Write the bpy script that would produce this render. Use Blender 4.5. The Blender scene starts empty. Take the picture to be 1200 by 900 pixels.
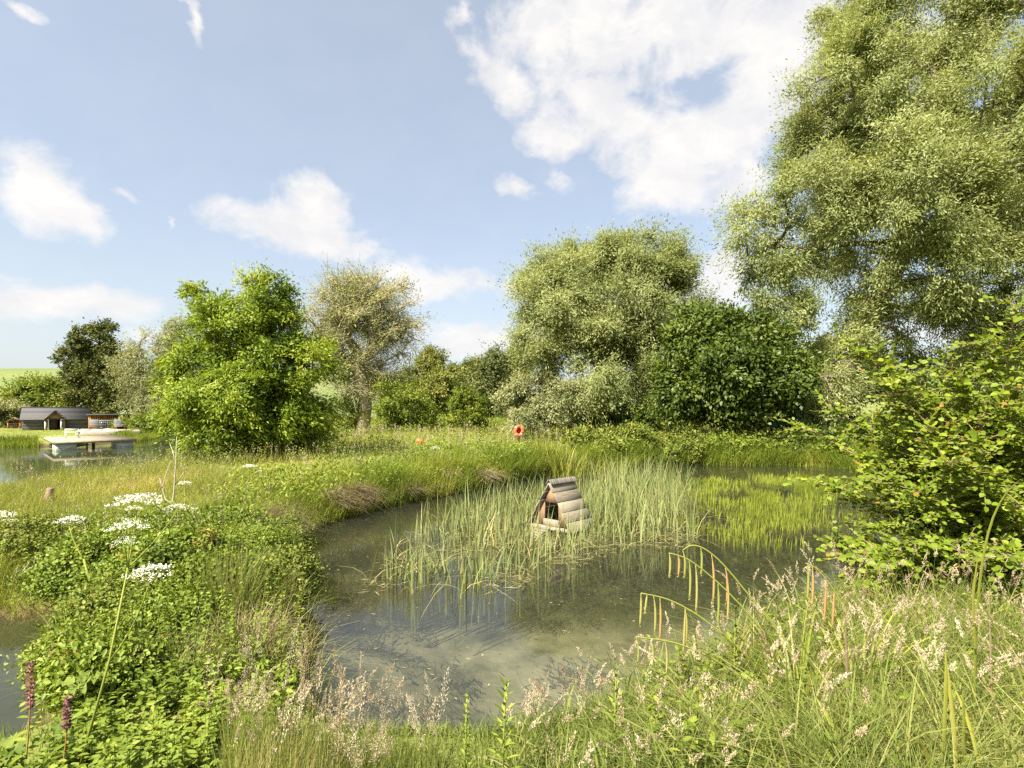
import bpy, math, random
import numpy as np
from mathutils import Vector
random.seed(3)
RNG = np.random.default_rng(7)
scn = bpy.context.scene
COL = scn.collection

# ---------------------------------------------------------------- camera, sky, sun, exposure
F, HY, EYE = 650.0, 482.0, 1.9          # focal length in photo pixels, horizon row, eye height above the water
cam_d = bpy.data.cameras.new('camera'); cam = bpy.data.objects.new('camera', cam_d); COL.objects.link(cam)
cam.location = (0, 0, EYE); cam.rotation_euler = (math.radians(90), 0, 0)
cam_d.sensor_width = 36; cam_d.lens = 36*F/1200; cam_d.shift_y = (HY-450)/1200
cam_d.clip_start = 0.05; cam_d.clip_end = 6000
scn.camera = cam

SUN = Vector((-0.46, -0.52, 0.80)).normalized()
sd = bpy.data.lights.new('sun', 'SUN'); sun = bpy.data.objects.new('sun', sd); COL.objects.link(sun)
sd.energy = 5.0; sd.angle = math.radians(0.53); sd.color = (1.0, 0.92, 0.77)
sun.rotation_euler = SUN.to_track_quat('Z', 'Y').to_euler()
scn.view_settings.view_transform = 'Standard'; scn.view_settings.look = 'None'
scn.view_settings.exposure = 1.65; scn.view_settings.gamma = 1.0; scn.view_settings.use_curve_mapping = False
SKY_STRENGTH = 0.072
CLOUD = 0.345                             # radiance of a sunlit cloud

cy = scn.cycles
cy.max_bounces = 7; cy.diffuse_bounces = 4; cy.glossy_bounces = 3; cy.transmission_bounces = 4; cy.transparent_max_bounces = 8
cy.use_denoising = False
cy.caustics_reflective = False; cy.caustics_refractive = False

world = bpy.data.worlds.new('World'); scn.world = world; world.use_nodes = True
def azel(px, py):
    return math.atan2(px-600, F), math.atan2(HY-py, math.hypot(px-600, F))
CLOUDS = [  # photo x, y, half width, half height, tilt: directions of the clouds in the sky
    (40,215,78,42,-.42), (95,245,48,28,-.55), (345,272,118,24,-.06), (372,245,52,32,-.2), (330,255,50,22,.2), (430,285,42,16,-.1),
    (60,352,130,24,0), (-60,345,90,34,0), (168,226,26,13,-.5), (200,256,12,15,0), (500,328,72,24,-.08), (560,338,40,16,-.2), (597,345,30,18,0),
    (560,400,90,24,0), (640,50,50,62,.2), (690,30,70,60,0), (790,40,120,66,0), (905,50,120,66,0), (720,130,80,44,-.3), (800,165,110,64,0),
    (778,215,62,38,-.2), (860,170,80,60,0), (645,155,40,30,-.3), (655,212,40,26,-.1), (605,228,34,14,-.3), (590,100,44,27,-.6), (560,60,40,22,-.6), (835,330,65,34,0), (910,110,70,60,0), (730,70,80,50,0),
    (20,8,55,13,-.2), (212,10,14,34,.2), (545,15,40,14,.5), (180,392,60,16,0), (1020,90,90,90,0), (1180,380,120,40,0)]
def build_world():
    nt = world.node_tree; N = nt.nodes; Lk = nt.links; N.clear()
    def nd(t, **k):
        n = N.new(t)
        for a, v in k.items(): setattr(n, a, v)
        return n
    def math_(op, a, b=None, c=None, clamp=False):
        n = nd('ShaderNodeMath', operation=op, use_clamp=clamp)
        for i, v in enumerate((a, b, c)):
            if v is None: continue
            if isinstance(v, (int, float)): n.inputs[i].default_value = v
            else: Lk.new(v, n.inputs[i])
        return n.outputs[0]
    out = nd('ShaderNodeOutputWorld'); bg = nd('ShaderNodeBackground'); Lk.new(bg.outputs[0], out.inputs[0])
    sky = nd('ShaderNodeTexSky', sky_type='NISHITA'); sky.sun_disc = False
    sky.sun_elevation = math.asin(SUN.z); sky.sun_rotation = math.atan2(SUN.x, SUN.y)
    sky.air_density = 1.0; sky.dust_density = 2.2; sky.ozone_density = 1.0
    tc = nd('ShaderNodeTexCoord'); sep = nd('ShaderNodeSeparateXYZ'); Lk.new(tc.outputs['Generated'], sep.inputs[0])
    az = math_('ARCTAN2', sep.outputs[0], sep.outputs[1]); el = math_('ARCSINE', sep.outputs[2])
    comb = nd('ShaderNodeCombineXYZ'); Lk.new(az, comb.inputs[0]); Lk.new(el, comb.inputs[1])
    def noise(scale, det, rough, vec, dist=0.0, sx=1, sy=1):
        mp = nd('ShaderNodeMapping'); Lk.new(vec, mp.inputs[0]); mp.inputs['Scale'].default_value = (sx, sy, 1)
        n = nd('ShaderNodeTexNoise'); n.inputs['Scale'].default_value = scale; n.inputs['Detail'].default_value = det
        n.inputs['Roughness'].default_value = rough; n.inputs['Distortion'].default_value = dist
        Lk.new(mp.outputs[0], n.inputs['Vector']); return n
    wn = noise(7, 5, .55, comb.outputs[0], sy=1.5)
    sub = nd('ShaderNodeVectorMath', operation='SUBTRACT'); Lk.new(wn.outputs['Color'], sub.inputs[0]); sub.inputs[1].default_value = (.5, .5, .5)
    mul = nd('ShaderNodeVectorMath', operation='MULTIPLY'); Lk.new(sub.outputs[0], mul.inputs[0]); mul.inputs[1].default_value = (.14, .085, 0)
    add = nd('ShaderNodeVectorMath', operation='ADD'); Lk.new(comb.outputs[0], add.inputs[0]); Lk.new(mul.outputs[0], add.inputs[1])
    def field(dy):
        f = None
        for (px, py, rx, ry, t) in CLOUDS:
            a, e = azel(px, py); ca = math.cos(a)
            mp = nd('ShaderNodeMapping', vector_type='TEXTURE'); Lk.new(add.outputs[0], mp.inputs[0])
            mp.inputs['Location'].default_value = (a, e-dy, 0); mp.inputs['Rotation'].default_value = (0, 0, t)
            mp.inputs['Scale'].default_value = (rx/F*ca*ca, ry/F*ca, 1)
            ln = nd('ShaderNodeVectorMath', operation='LENGTH'); Lk.new(mp.outputs[0], ln.inputs[0])
            lv = ln.outputs['Value']
            if rx*ry < 1100: lv = math_('ADD', lv, .42)
            f = lv if f is None else math_('SMOOTH_MIN', f, lv, .35)
        return f
    f = field(0)
    fine = noise(11, 10, .66, comb.outputs[0], .3, sy=1.3).outputs[0]
    # scattered clouds in the rest of the sky
    other = noise(2.6, 8, .58, comb.outputs[0], sy=2.2).outputs[0]
    side = nd('ShaderNodeMapRange', interpolation_type='SMOOTHSTEP'); Lk.new(math_('ABSOLUTE', az), side.inputs[0])
    side.inputs[1].default_value = .8; side.inputs[2].default_value = 1.1
    oth = math_('MULTIPLY', math_('MULTIPLY', math_('SUBTRACT', other, .53), 6.0), side.outputs[0])
    dens0 = math_('SUBTRACT', 1.15, math_('ADD', f, math_('MULTIPLY', math_('SUBTRACT', fine, .5), 2.3)))
    hole = None
    for (px, py, rx, ry, t) in [(828, 98, 46, 17, .25), (757, 74, 24, 26, 0), (716, 92, 30, 12, .3), (930, 175, 30, 14, .3), (690, 205, 26, 30, 0), (742, 118, 24, 9, .2)]:
        a, e = azel(px, py); mp = nd('ShaderNodeMapping', vector_type='TEXTURE'); Lk.new(add.outputs[0], mp.inputs[0])
        mp.inputs['Location'].default_value = (a, e, 0); mp.inputs['Rotation'].default_value = (0, 0, t); mp.inputs['Scale'].default_value = (1.5*rx/F*math.cos(a)**2, 1.5*ry/F*math.cos(a), 1)
        ln = nd('ShaderNodeVectorMath', operation='LENGTH'); Lk.new(mp.outputs[0], ln.inputs[0])
        hole = ln.outputs['Value'] if hole is None else math_('MINIMUM', hole, ln.outputs['Value'])
    dens0 = math_('SUBTRACT', dens0, math_('MULTIPLY', math_('SUBTRACT', 1.0, hole, clamp=True), .62))
    dens0 = math_('MAXIMUM', dens0, oth)
    mr = nd('ShaderNodeMapRange', interpolation_type='SMOOTHSTEP'); Lk.new(dens0, mr.inputs[0])
    mr.inputs[1].default_value = -.25; mr.inputs[2].default_value = .85
    # cloud self shading: thick parts and undersides a little greyer
    big = noise(9, 6, .6, add.outputs[0], sy=1.6).outputs[0]
    sh = nd('ShaderNodeMapRange'); Lk.new(big, sh.inputs[0]); sh.inputs[1].default_value = .38; sh.inputs[2].default_value = .62
    cc = nd('ShaderNodeMix', data_type='RGBA'); Lk.new(sh.outputs[0], cc.inputs['Factor'])
    cc.inputs['A'].default_value = (CLOUD*.84, CLOUD*.83, CLOUD*.84, 1); cc.inputs['B'].default_value = (CLOUD, CLOUD*.965, CLOUD*.92, 1)
    # the milky veil low in the sky
    hz = nd('ShaderNodeMapRange', interpolation_type='SMOOTHSTEP'); Lk.new(el, hz.inputs[0])
    hz.inputs[1].default_value = .34; hz.inputs[2].default_value = 0.0; hz.inputs[3].default_value = .33; hz.inputs[4].default_value = .62
    skm = nd('ShaderNodeVectorMath', operation='SCALE'); Lk.new(sky.outputs[0], skm.inputs[0]); skm.inputs['Scale'].default_value = SKY_STRENGTH
    veil = nd('ShaderNodeMix', data_type='RGBA'); Lk.new(hz.outputs[0], veil.inputs['Factor']); Lk.new(skm.outputs[0], veil.inputs['A'])
    veil.inputs['B'].default_value = (CLOUD*.72, CLOUD*.78, CLOUD*.80, 1)
    mx = nd('ShaderNodeMix', data_type='RGBA'); Lk.new(math_('MULTIPLY', mr.outputs[0], .93), mx.inputs['Factor'])
    Lk.new(veil.outputs['Result'], mx.inputs['A']); Lk.new(cc.outputs['Result'], mx.inputs['B'])
    Lk.new(mx.outputs['Result'], bg.inputs[0]); bg.inputs[1].default_value = 1.0
build_world()

# ---------------------------------------------------------------- helpers
def nrm(a):
    return a/np.maximum(np.linalg.norm(a, axis=-1, keepdims=True), 1e-9)
def rdir(n, rng=RNG):
    return nrm(rng.normal(size=(n, 3)))
def X(px, Y): return (px-600)/F*Y
def Z(py, Y): return EYE+(HY-py)/F*Y
def P(px, py, Y): return (X(px, Y), Y, Z(py, Y))
def W(px, py):                          # a point of the water surface
    Y = EYE*F/(py-HY); return (X(px, Y), Y)

def vnoise(x, y, s, seed=0):
    x = np.asarray(x, float)/s; y = np.asarray(y, float)/s
    xi = np.floor(x).astype(np.int64); yi = np.floor(y).astype(np.int64); fx = x-xi; fy = y-yi
    fx = fx*fx*(3-2*fx); fy = fy*fy*(3-2*fy)
    def h(a, b):
        v = (a*374761393+b*668265263+seed*2147483647) & 0xffffffff
        v = ((v ^ (v >> 13))*1274126177) & 0xffffffff
        return ((v ^ (v >> 16)) & 0xffff)/65535.0
    return (h(xi, yi)*(1-fx)+h(xi+1, yi)*fx)*(1-fy)+(h(xi, yi+1)*(1-fx)+h(xi+1, yi+1)*fx)*fy
def sstep(a, b, x):
    t = np.clip((x-a)/(b-a), 0, 1); return t*t*(3-2*t)

def tag(o, label=None, cat=None, group=None, kind=None):
    if label: o['label'] = label
    if cat: o['category'] = cat
    if group: o['group'] = group
    if kind: o['kind'] = kind
    return o
def empty(name, loc=(0, 0, 0), rz=0):
    o = bpy.data.objects.new(name, None); COL.objects.link(o); o.location = loc; o.rotation_euler = (0, 0, rz); o.empty_display_size = .2
    return o

class Acc:
    """collects polygons as numpy arrays and links them as one mesh object"""
    def __init__(s): s.V = []; s.Fc = []; s.R = []; s.n = 0
    def add(s, v, faces, r=None):
        v = np.asarray(v, np.float32).reshape(-1, 3)
        s.V.append(v)
        for f in (faces if isinstance(faces, list) else [faces]): s.Fc.append(np.asarray(f, np.int64)+s.n)
        s.R.append(np.full(len(v), .5, np.float32) if r is None else np.broadcast_to(np.asarray(r, np.float32), (len(v),)))
        s.n += len(v)
    def build(s, name, mat, parent=None, smooth=False, origin=None):
        me = bpy.data.meshes.new(name)
        V = np.concatenate(s.V) if s.V else np.zeros((0, 3), np.float32)
        if origin is not None: V = V-np.asarray(origin, np.float32)
        sizes = np.concatenate([np.full(len(f), f.shape[1]) for f in s.Fc]); loops = np.concatenate([f.ravel() for f in s.Fc])
        me.vertices.add(len(V)); me.vertices.foreach_set('co', np.ascontiguousarray(V, np.float32).ravel())
        me.loops.add(len(loops)); me.loops.foreach_set('vertex_index', loops.astype(np.int32))
        me.polygons.add(len(sizes)); st = np.concatenate([[0], np.cumsum(sizes)[:-1]])
        me.polygons.foreach_set('loop_start', st.astype(np.int32)); me.polygons.foreach_set('loop_total', sizes.astype(np.int32))
        if smooth: me.polygons.foreach_set('use_smooth', np.ones(len(sizes), bool))
        me.update(calc_edges=True)
        at = me.attributes.new('rnd', 'FLOAT', 'POINT'); at.data.foreach_set('value', np.concatenate(s.R).astype(np.float32))
        me.materials.append(mat)
        o = bpy.data.objects.new(name, me); COL.objects.link(o)
        if parent is not None: o.parent = parent
        elif origin is not None: o.location = origin
        return o
    # shapes
    def box(s, c, size, rz=0, rx=0, ry=0, r=.5, bev=0.0):
        from mathutils import Matrix
        M = Matrix.Translation(c) @ Matrix.Rotation(rz, 4, 'Z') @ Matrix.Rotation(ry, 4, 'Y') @ Matrix.Rotation(rx, 4, 'X')
        h = [d/2 for d in size]; b = min(bev, min(h)*.6)
        if b <= 0:
            co = [(x*h[0], y*h[1], z*h[2]) for z in (-1, 1) for y in (-1, 1) for x in (-1, 1)]
            fs = [[0, 2, 3, 1], [4, 5, 7, 6], [0, 1, 5, 4], [2, 6, 7, 3], [0, 4, 6, 2], [1, 3, 7, 5]]
            s.add([M @ Vector(p) for p in co], [np.array(fs)], r)
        else:
            import bmesh
            bm = bmesh.new(); bmesh.ops.create_cube(bm, size=1)
            for v in bm.verts: v.co = Vector((v.co.x*size[0], v.co.y*size[1], v.co.z*size[2]))
            bmesh.ops.bevel(bm, geom=bm.edges[:], offset=b, segments=1, affect='EDGES')
            s.bm(bm, M, r)
    def bm(s, bm, M=None, r=.5):
        bm.verts.ensure_lookup_table(); bm.verts.index_update()
        v = [(M @ q.co if M else q.co)[:] for q in bm.verts]
        by = {}
        for f in bm.faces: by.setdefault(len(f.verts), []).append([q.index for q in f.verts])
        s.add(v, [np.array(x) for x in by.values()], r); bm.free()
    def tube(s, pts, rad, k=6, r=.5, cap=True):
        pts = np.asarray(pts, float); n = len(pts); rad = np.broadcast_to(np.asarray(rad, float), (n,))
        t = nrm(np.gradient(pts, axis=0)) if n > 1 else np.array([[0, 0, 1.]])
        ref = np.where(np.abs(t[:, 2:3]) > .9, np.array([[1., 0, 0]]), np.array([[0, 0, 1.]]))
        u = nrm(np.cross(ref, t)); v = np.cross(t, u)
        a = np.arange(k)*2*math.pi/k
        ring = pts[:, None]+rad[:, None, None]*(np.cos(a)[None, :, None]*u[:, None]+np.sin(a)[None, :, None]*v[:, None])
        i = np.arange(n-1)[:, None]*k; j = np.arange(k)[None]; j2 = (j+1) % k
        f = np.stack([i+j, i+j2, i+k+j2, i+k+j], -1).reshape(-1, 4)
        fs = [f]
        if cap: fs += [np.arange(k)[::-1][None], (np.arange(k)+(n-1)*k)[None]]
        s.add(ring.reshape(-1, 3), fs, r)
    def segs(s, a, b, ra, rb, k=5, r=.5):
        """many straight tapered pieces at once"""
        a = np.asarray(a, float); b = np.asarray(b, float); n = len(a)
        if n == 0: return
        t = nrm(b-a); ref = np.where(np.abs(t[:, 2:3]) > .9, np.array([[1., 0, 0]]), np.array([[0, 0, 1.]]))
        u = nrm(np.cross(ref, t)); v = np.cross(t, u); an = np.arange(k)*2*math.pi/k
        ra = np.broadcast_to(np.asarray(ra, float), (n,)); rb = np.broadcast_to(np.asarray(rb, float), (n,))
        w = np.cos(an)[None, :, None]*u[:, None]+np.sin(an)[None, :, None]*v[:, None]
        V = np.concatenate([a[:, None]+ra[:, None, None]*w, b[:, None]+rb[:, None, None]*w], 1)
        j = np.arange(k); j2 = (j+1) % k
        f = (np.arange(n)[:, None, None]*2*k+np.stack([j, j2, k+j2, k+j], -1)[None]).reshape(-1, 4)
        s.add(V.reshape(-1, 3), f, np.repeat(r, 2*k) if np.ndim(r) else r)
    def leaves(s, c, d, n, L, Wd, fold=.25, oval=False, r=None):
        N = len(c); d = nrm(d); side = nrm(np.cross(d, n)); up = np.cross(side, d)
        L = np.broadcast_to(np.asarray(L, float), (N,))[:, None]; Wd = np.broadcast_to(np.asarray(Wd, float), (N,))[:, None]
        r = np.full(N, .5) if r is None else r
        if not oval:
            V = np.stack([c, c+d*L*.45+side*Wd*.5+up*Wd*fold, c+d*L, c+d*L*.45-side*Wd*.5+up*Wd*fold], 1)
            f = np.arange(N*4).reshape(N, 4); k = 4
            s.add(V.reshape(-1, 3), f, np.repeat(r, k))
        else:
            V = np.stack([c, c+d*L*.28+side*Wd*.44+up*Wd*fold, c+d*L*.68+side*Wd*.42+up*Wd*fold*.8, c+d*L-up*L*.08,
                          c+d*L*.68-side*Wd*.42+up*Wd*fold*.8, c+d*L*.28-side*Wd*.44+up*Wd*fold], 1)
            b = np.arange(N)[:, None]*6
            s.add(V.reshape(-1, 3), [b+np.array([[0, 1, 2, 3]]), b+np.array([[0, 3, 4, 5]])], np.repeat(r, 6))
    def blades(s, base, h, w, lean, bend, seg=2, r=None, sink=.02, twist=None, tipw=.0):
        """ribbons that rise from base and bend over along lean (unit xy directions)"""
        N = len(base); base = np.asarray(base, float)
        h = np.broadcast_to(np.asarray(h, float), (N,)); w = np.broadcast_to(np.asarray(w, float), (N,)); bend = np.broadcast_to(np.asarray(bend, float), (N,))
        r = np.full(N, .5) if r is None else r
        a = RNG.uniform(0, 2*math.pi, N) if twist is None else twist
        sd_ = np.stack([np.cos(a), np.sin(a), np.zeros(N)], 1)
        l3 = np.concatenate([lean, np.zeros((N, 1))], 1)
        rows = []
        for i in range(seg+1):
            t = i/seg
            up = h*(t-bend*.55*t**2.4)
            out = h*bend*(.35*t+.65*t**2)
            p = base+l3*out[:, None]; p[:, 2] += up-sink*(i == 0)
            hw = w*.5*((1-t)**.7*(.75+.5*min(t*3, 1)*(1-t))+tipw*t)
            rows += [p-sd_*hw[:, None], p+sd_*hw[:, None]] if (i < seg or tipw > 0) else [p]
        V = np.stack(rows, 1); k = V.shape[1]; b = np.arange(N)[:, None]*k; fs = []
        for i in range(seg):
            if i == seg-1 and tipw == 0: fs.append(b+np.array([[2*i, 2*i+1, 2*i+2]]))
            else: fs.append(b+np.array([[2*i, 2*i+1, 2*i+3, 2*i+2]]))
        s.add(V.reshape(-1, 3), fs, np.repeat(r, k))

# ---------------------------------------------------------------- materials
def newmat(name):
    m = bpy.data.materials.new(name); m.use_nodes = True; nt = m.node_tree; nt.nodes.clear()
    out = nt.nodes.new('ShaderNodeOutputMaterial'); return m, nt, out
def ramp(nt, stops, fac):
    n = nt.nodes.new('ShaderNodeValToRGB'); nt.links.new(fac, n.inputs[0]); e = n.color_ramp.elements
    e[0].position = stops[0][0]; e[0].color = (*stops[0][1], 1); e[1].position = stops[-1][0]; e[1].color = (*stops[-1][1], 1)
    for p, c in stops[1:-1]:
        q = e.new(p); q.color = (*c, 1)
    return n.outputs[0]
def leafmat(name, stops, trans=.3, rough=.5, spec=.35, tcol=(1.25, 1.15, .55)):
    spec *= .6; rough = min(1, rough+.08)
    fr = {'scrub_leaf': (1.4, 1.25, .9), 'bush_leaf': (1.4, 1.22, .9), 'willow_leaf': (1.66, 1.58, 1.6), 'silver_willow_leaf': (1.2, 1.15, 1.0), 'grey_willow_leaf': (1.4, 1.28, 1.2), 'budding_leaf': (1.18, 1.28, 1.05), 'meadow_blade': (1.35, 1.28, 1.1), 'grass_blade': (1.15, 1.08, 1.2),
          'reed_blade': (1.09, 1.04, .9), 'water_shoot': (1.1, 1.08, 1.4), 'sedge_spike': (1, 1.05, 1), 'floating_debris': (.8, .85, 1), 'drowned_weed': (1, 1, 1), 'hazel_leaf': (1.38, 1.22, .95), 'dock_leaf': (.85, .85, .8), 'ash_leaf': (1.98, 1.46, .95), 'dark_leaf': (1.3, 1.02, .85), 'green_stem': (1.25, 1.05, .8), 'bramble_leaf': (1.8, 1.5, .95), 'lush_blade': (1.7, 1.45, .9), 'nettle_leaf': (1.35, 1.2, .85)}
    if tcol[2] == .55 and name in fr: stops = [(q, tuple(v*w for v, w in zip(c, fr[name]))) for q, c in stops]
    elif tcol[2] == .55: stops = [(q, (c[0]*1.62, c[1]*1.24, c[2]*.85)) for q, c in stops]
    m, nt, out = newmat(name); N = nt.nodes; L = nt.links
    at = N.new('ShaderNodeAttribute'); at.attribute_name = 'rnd'
    c = ramp(nt, stops, at.outputs['Fac'])
    b = N.new('ShaderNodeBsdfPrincipled'); L.new(c, b.inputs['Base Color']); b.inputs['Roughness'].default_value = rough
    b.inputs['Specular IOR Level'].default_value = spec
    t = N.new('ShaderNodeBsdfTranslucent'); mm = N.new('ShaderNodeVectorMath'); mm.operation = 'MULTIPLY'; L.new(c, mm.inputs[0]); mm.inputs[1].default_value = tcol
    L.new(mm.outputs[0], t.inputs[0])
    mx = N.new('ShaderNodeMixShader'); mx.inputs[0].default_value = trans; L.new(b.outputs[0], mx.inputs[1]); L.new(t.outputs[0], mx.inputs[2])
    L.new(mx.outputs[0], out.inputs[0]); return m
def plain(name, c1, c2=None, scale=8, rough=.7, spec=.3, stretch=(1, 1, 1), bump=.0, metal=0, detail=5):
    m, nt, out = newmat(name); N = nt.nodes; L = nt.links
    b = N.new('ShaderNodeBsdfPrincipled'); b.inputs['Roughness'].default_value = rough; b.inputs['Specular IOR Level'].default_value = spec; b.inputs['Metallic'].default_value = metal
    tc = N.new('ShaderNodeTexCoord'); mp = N.new('ShaderNodeMapping'); L.new(tc.outputs['Object'], mp.inputs[0]); mp.inputs['Scale'].default_value = stretch
    n = N.new('ShaderNodeTexNoise'); n.inputs['Scale'].default_value = scale; n.inputs['Detail'].default_value = detail; n.inputs['Roughness'].default_value = .65; L.new(mp.outputs[0], n.inputs['Vector'])
    at = N.new('ShaderNodeAttribute'); at.attribute_name = 'rnd'
    ad = N.new('ShaderNodeMath'); ad.operation = 'MULTIPLY_ADD'; L.new(at.outputs['Fac'], ad.inputs[0]); ad.inputs[1].default_value = .5; 
    sb = N.new('ShaderNodeMath'); sb.operation = 'MULTIPLY_ADD'; L.new(n.outputs[0], sb.inputs[0]); sb.inputs[1].default_value = 1.6; sb.inputs[2].default_value = -.55
    L.new(sb.outputs[0], ad.inputs[2])
    L.new(ramp(nt, [(.15, c1), (.85, c2 or c1)], ad.outputs[0]), b.inputs['Base Color'])
    if bump:
        bp = N.new('ShaderNodeBump'); bp.inputs['Strength'].default_value = bump; bp.inputs['Distance'].default_value = .01; L.new(n.outputs[0], bp.inputs['Height']); L.new(bp.outputs[0], b.inputs['Normal'])
    L.new(b.outputs[0], out.inputs[0]); return m
M = {}
M['willow'] = leafmat('willow_leaf', [(0, (.105, .135, .043)), (.5, (.15, .18, .068)), (1, (.205, .235, .10))], .40, .45, .4)
M['silver'] = leafmat('silver_willow_leaf', [(0, (.10, .125, .05)), (.5, (.19, .215, .105)), (1, (.31, .33, .20))], .28, .45, .4)
M['greywillow'] = leafmat('grey_willow_leaf', [(0, (.085, .11, .045)), (.5, (.155, .18, .08)), (1, (.24, .26, .14))], .25, .5)
M['ash'] = leafmat('ash_leaf', [(0, (.045, .095, .012)), (.5, (.085, .165, .022)), (1, (.16, .25, .04))], .36, .42, .4)
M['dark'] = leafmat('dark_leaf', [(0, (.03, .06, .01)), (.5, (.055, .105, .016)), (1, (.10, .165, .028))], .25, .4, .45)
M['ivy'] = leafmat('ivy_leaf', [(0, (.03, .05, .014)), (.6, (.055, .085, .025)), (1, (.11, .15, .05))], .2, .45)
M['far'] = leafmat('hedgerow_leaf', [(0, (.055, .09, .025)), (.5, (.09, .135, .038)), (1, (.15, .19, .06))], .25, .6)
M['fardark'] = leafmat('alder_leaf', [(0, (.04, .07, .03)), (1, (.09, .13, .055))], .2, .6)
M['budding'] = leafmat('budding_leaf', [(0, (.15, .165, .05)), (.5, (.22, .23, .08)), (1, (.31, .30, .13))], .25, .6)
M['bush'] = leafmat('bush_leaf', [(0, (.06, .10, .014)), (.5, (.10, .155, .024)), (1, (.17, .22, .04))], .3, .5)
M['scrub'] = leafmat('scrub_leaf', [(0, (.06, .095, .02)), (.5, (.11, .155, .035)), (1, (.19, .22, .065))], .3, .5)
M['bramble'] = leafmat('bramble_leaf', [(0, (.05, .09, .014)), (.5, (.085, .145, .026)), (.95, (.15, .215, .05)), (1, (.11, .09, .035))], .3, .42, .45)
M['hazel'] = leafmat('hazel_leaf', [(0, (.07, .125, .012)), (.5, (.125, .195, .02)), (.93, (.20, .27, .035)), (1, (.20, .12, .035))], .4, .42, .4)
M['nettle'] = leafmat('nettle_leaf', [(0, (.07, .12, .02)), (.6, (.14, .21, .04)), (1, (.22, .28, .07))], .35, .5)
M['dock'] = leafmat('dock_leaf', [(0, (.12, .19, .03)), (1, (.23, .29, .06))], .35, .42, .4)
M['grass'] = leafmat('grass_blade', [(0, (.075, .115, .02)), (.45, (.15, .20, .04)), (.8, (.25, .27, .075)), (1, (.36, .31, .14))], .35, .5)
M['meadow'] = leafmat('meadow_blade', [(0, (.11, .15, .03)), (.5, (.19, .22, .05)), (.85, (.28, .28, .085)), (1, (.40, .33, .15))], .35, .6)
M['lushgrass'] = leafmat('lush_blade', [(0, (.05, .09, .015)), (.5, (.10, .155, .028)), (1, (.18, .22, .06))], .35, .5)
M['reed'] = leafmat('reed_blade', [(0, (.11, .15, .055)), (.5, (.20, .245, .10)), (.85, (.30, .33, .17)), (1, (.42, .34, .17))], .3, .45, .4)
M['sword'] = leafmat('sword_leaf', [(0, (.07, .125, .025)), (.6, (.14, .205, .045)), (1, (.24, .29, .09))], .35, .42, .4)
M['straw'] = leafmat('dead_grass', [(0, (.11, .08, .045)), (.5, (.24, .18, .11)), (1, (.42, .34, .23))], .2, .8, .1, (1, .9, .7))
M['panicle'] = leafmat('grass_flower', [(0, (.27, .20, .12)), (.5, (.43, .35, .23)), (1, (.58, .52, .38))], .25, .8, .1, (1, .9, .75))
M['catkin'] = leafmat('sedge_spike', [(0, (.20, .22, .05)), (.6, (.30, .26, .09)), (1, (.34, .17, .08))], .1, .7, .2)
M['weed'] = leafmat('water_shoot', [(0, (.10, .14, .012)), (.5, (.19, .235, .02)), (1, (.30, .32, .05))], .35, .55)
M['subweed'] = leafmat('drowned_weed', [(0, (.035, .045, .025)), (1, (.09, .10, .06))], .1, .8)
M['debris'] = leafmat('floating_debris', [(0, (.12, .09, .035)), (.5, (.24, .19, .07)), (1, (.33, .31, .12))], .1, .8)
M['white'] = leafmat('white_petal', [(0, (.66, .66, .50)), (.4, (.80, .80, .74)), (1, (.88, .88, .84))], .25, .7, .2, (1, 1, .9))
M['purple'] = leafmat('purple_petal', [(0, (.17, .10, .07)), (.5, (.25, .12, .12)), (1, (.32, .14, .19))], .2, .7, .2, (1, .9, 1))
M['stem'] = leafmat('green_stem', [(0, (.12, .18, .035)), (1, (.22, .27, .07))], .1, .5, .3)
M['redstem'] = leafmat('reddish_stem', [(0, (.16, .12, .05)), (1, (.26, .17, .08))], .05, .6, .3)
M['bark'] = plain('grey_bark', (.07, .055, .04), (.19, .16, .12), 6, .9, .1, (4, 4, .8), .6)
M['palebark'] = plain('pale_bark', (.26, .22, .13), (.44, .37, .25), 6, .9, .1, (4, 4, .8), .6)
M['twig'] = plain('brown_twig', (.14, .10, .055), (.28, .21, .12), 20, .8, .2)
M['driftwood'] = plain('bleached_wood', (.26, .21, .15), (.48, .42, .33), 14, .9, .1, (6, 6, .6), .4)
M['weathered'] = plain('weathered_board', (.15, .13, .095), (.30, .265, .20), 12, .9, .1, (5, .35, 5), .25)
M['ridgewood'] = plain('lichened_grey_board', (.10, .09, .075), (.22, .20, .17), 12, .9, .1, (1, 6, 1), .4)
M['orangewood'] = plain('orange_stained_ply', (.16, .10, .062), (.27, .17, .10), 9, .75, .2, (1, 1, 4), .2)
M['larch'] = plain('larch_cladding', (.42, .18, .045), (.62, .30, .085), 5, .7, .2, (5, 5, .6), .2)
M['interior_shade'] = plain('painted_interior_shade', (.03, .02, .012), (.07, .045, .03), 9, .9, .1)  # near-black colour paints in the shade inside the openings
M['slate'] = plain('grey_shingle', (.055, .055, .058), (.11, .105, .11), 14, .85, .2, (1, 3, 3), .3)
M['greyboard'] = plain('grey_weatherboard', (.07, .065, .06), (.15, .14, .13), 7, .85, .15, (.5, 1, 8), .3)
M['paint'] = plain('pale_paint', (.52, .56, .50), (.68, .70, .64), 4, .6, .3)
M['whitepaint'] = plain('white_float', (.30, .32, .27), (.42, .43, .37), 3, .55, .35)
M['glass'] = plain('dark_window_glass', (.05, .06, .07), (.10, .11, .12), 2, .12, .6)
M['deck'] = plain('sunbleached_decking', (.24, .20, .14), (.36, .31, .23), 5, .85, .15, (1, 8, 1), .2)
M['patio'] = plain('pinkish_paving', (.30, .25, .21), (.40, .35, .30), 5, .9, .1)
M['tub'] = plain('charcoal_staves', (.035, .035, .038), (.09, .085, .085), 6, .6, .3, (6, 6, .5))
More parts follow.
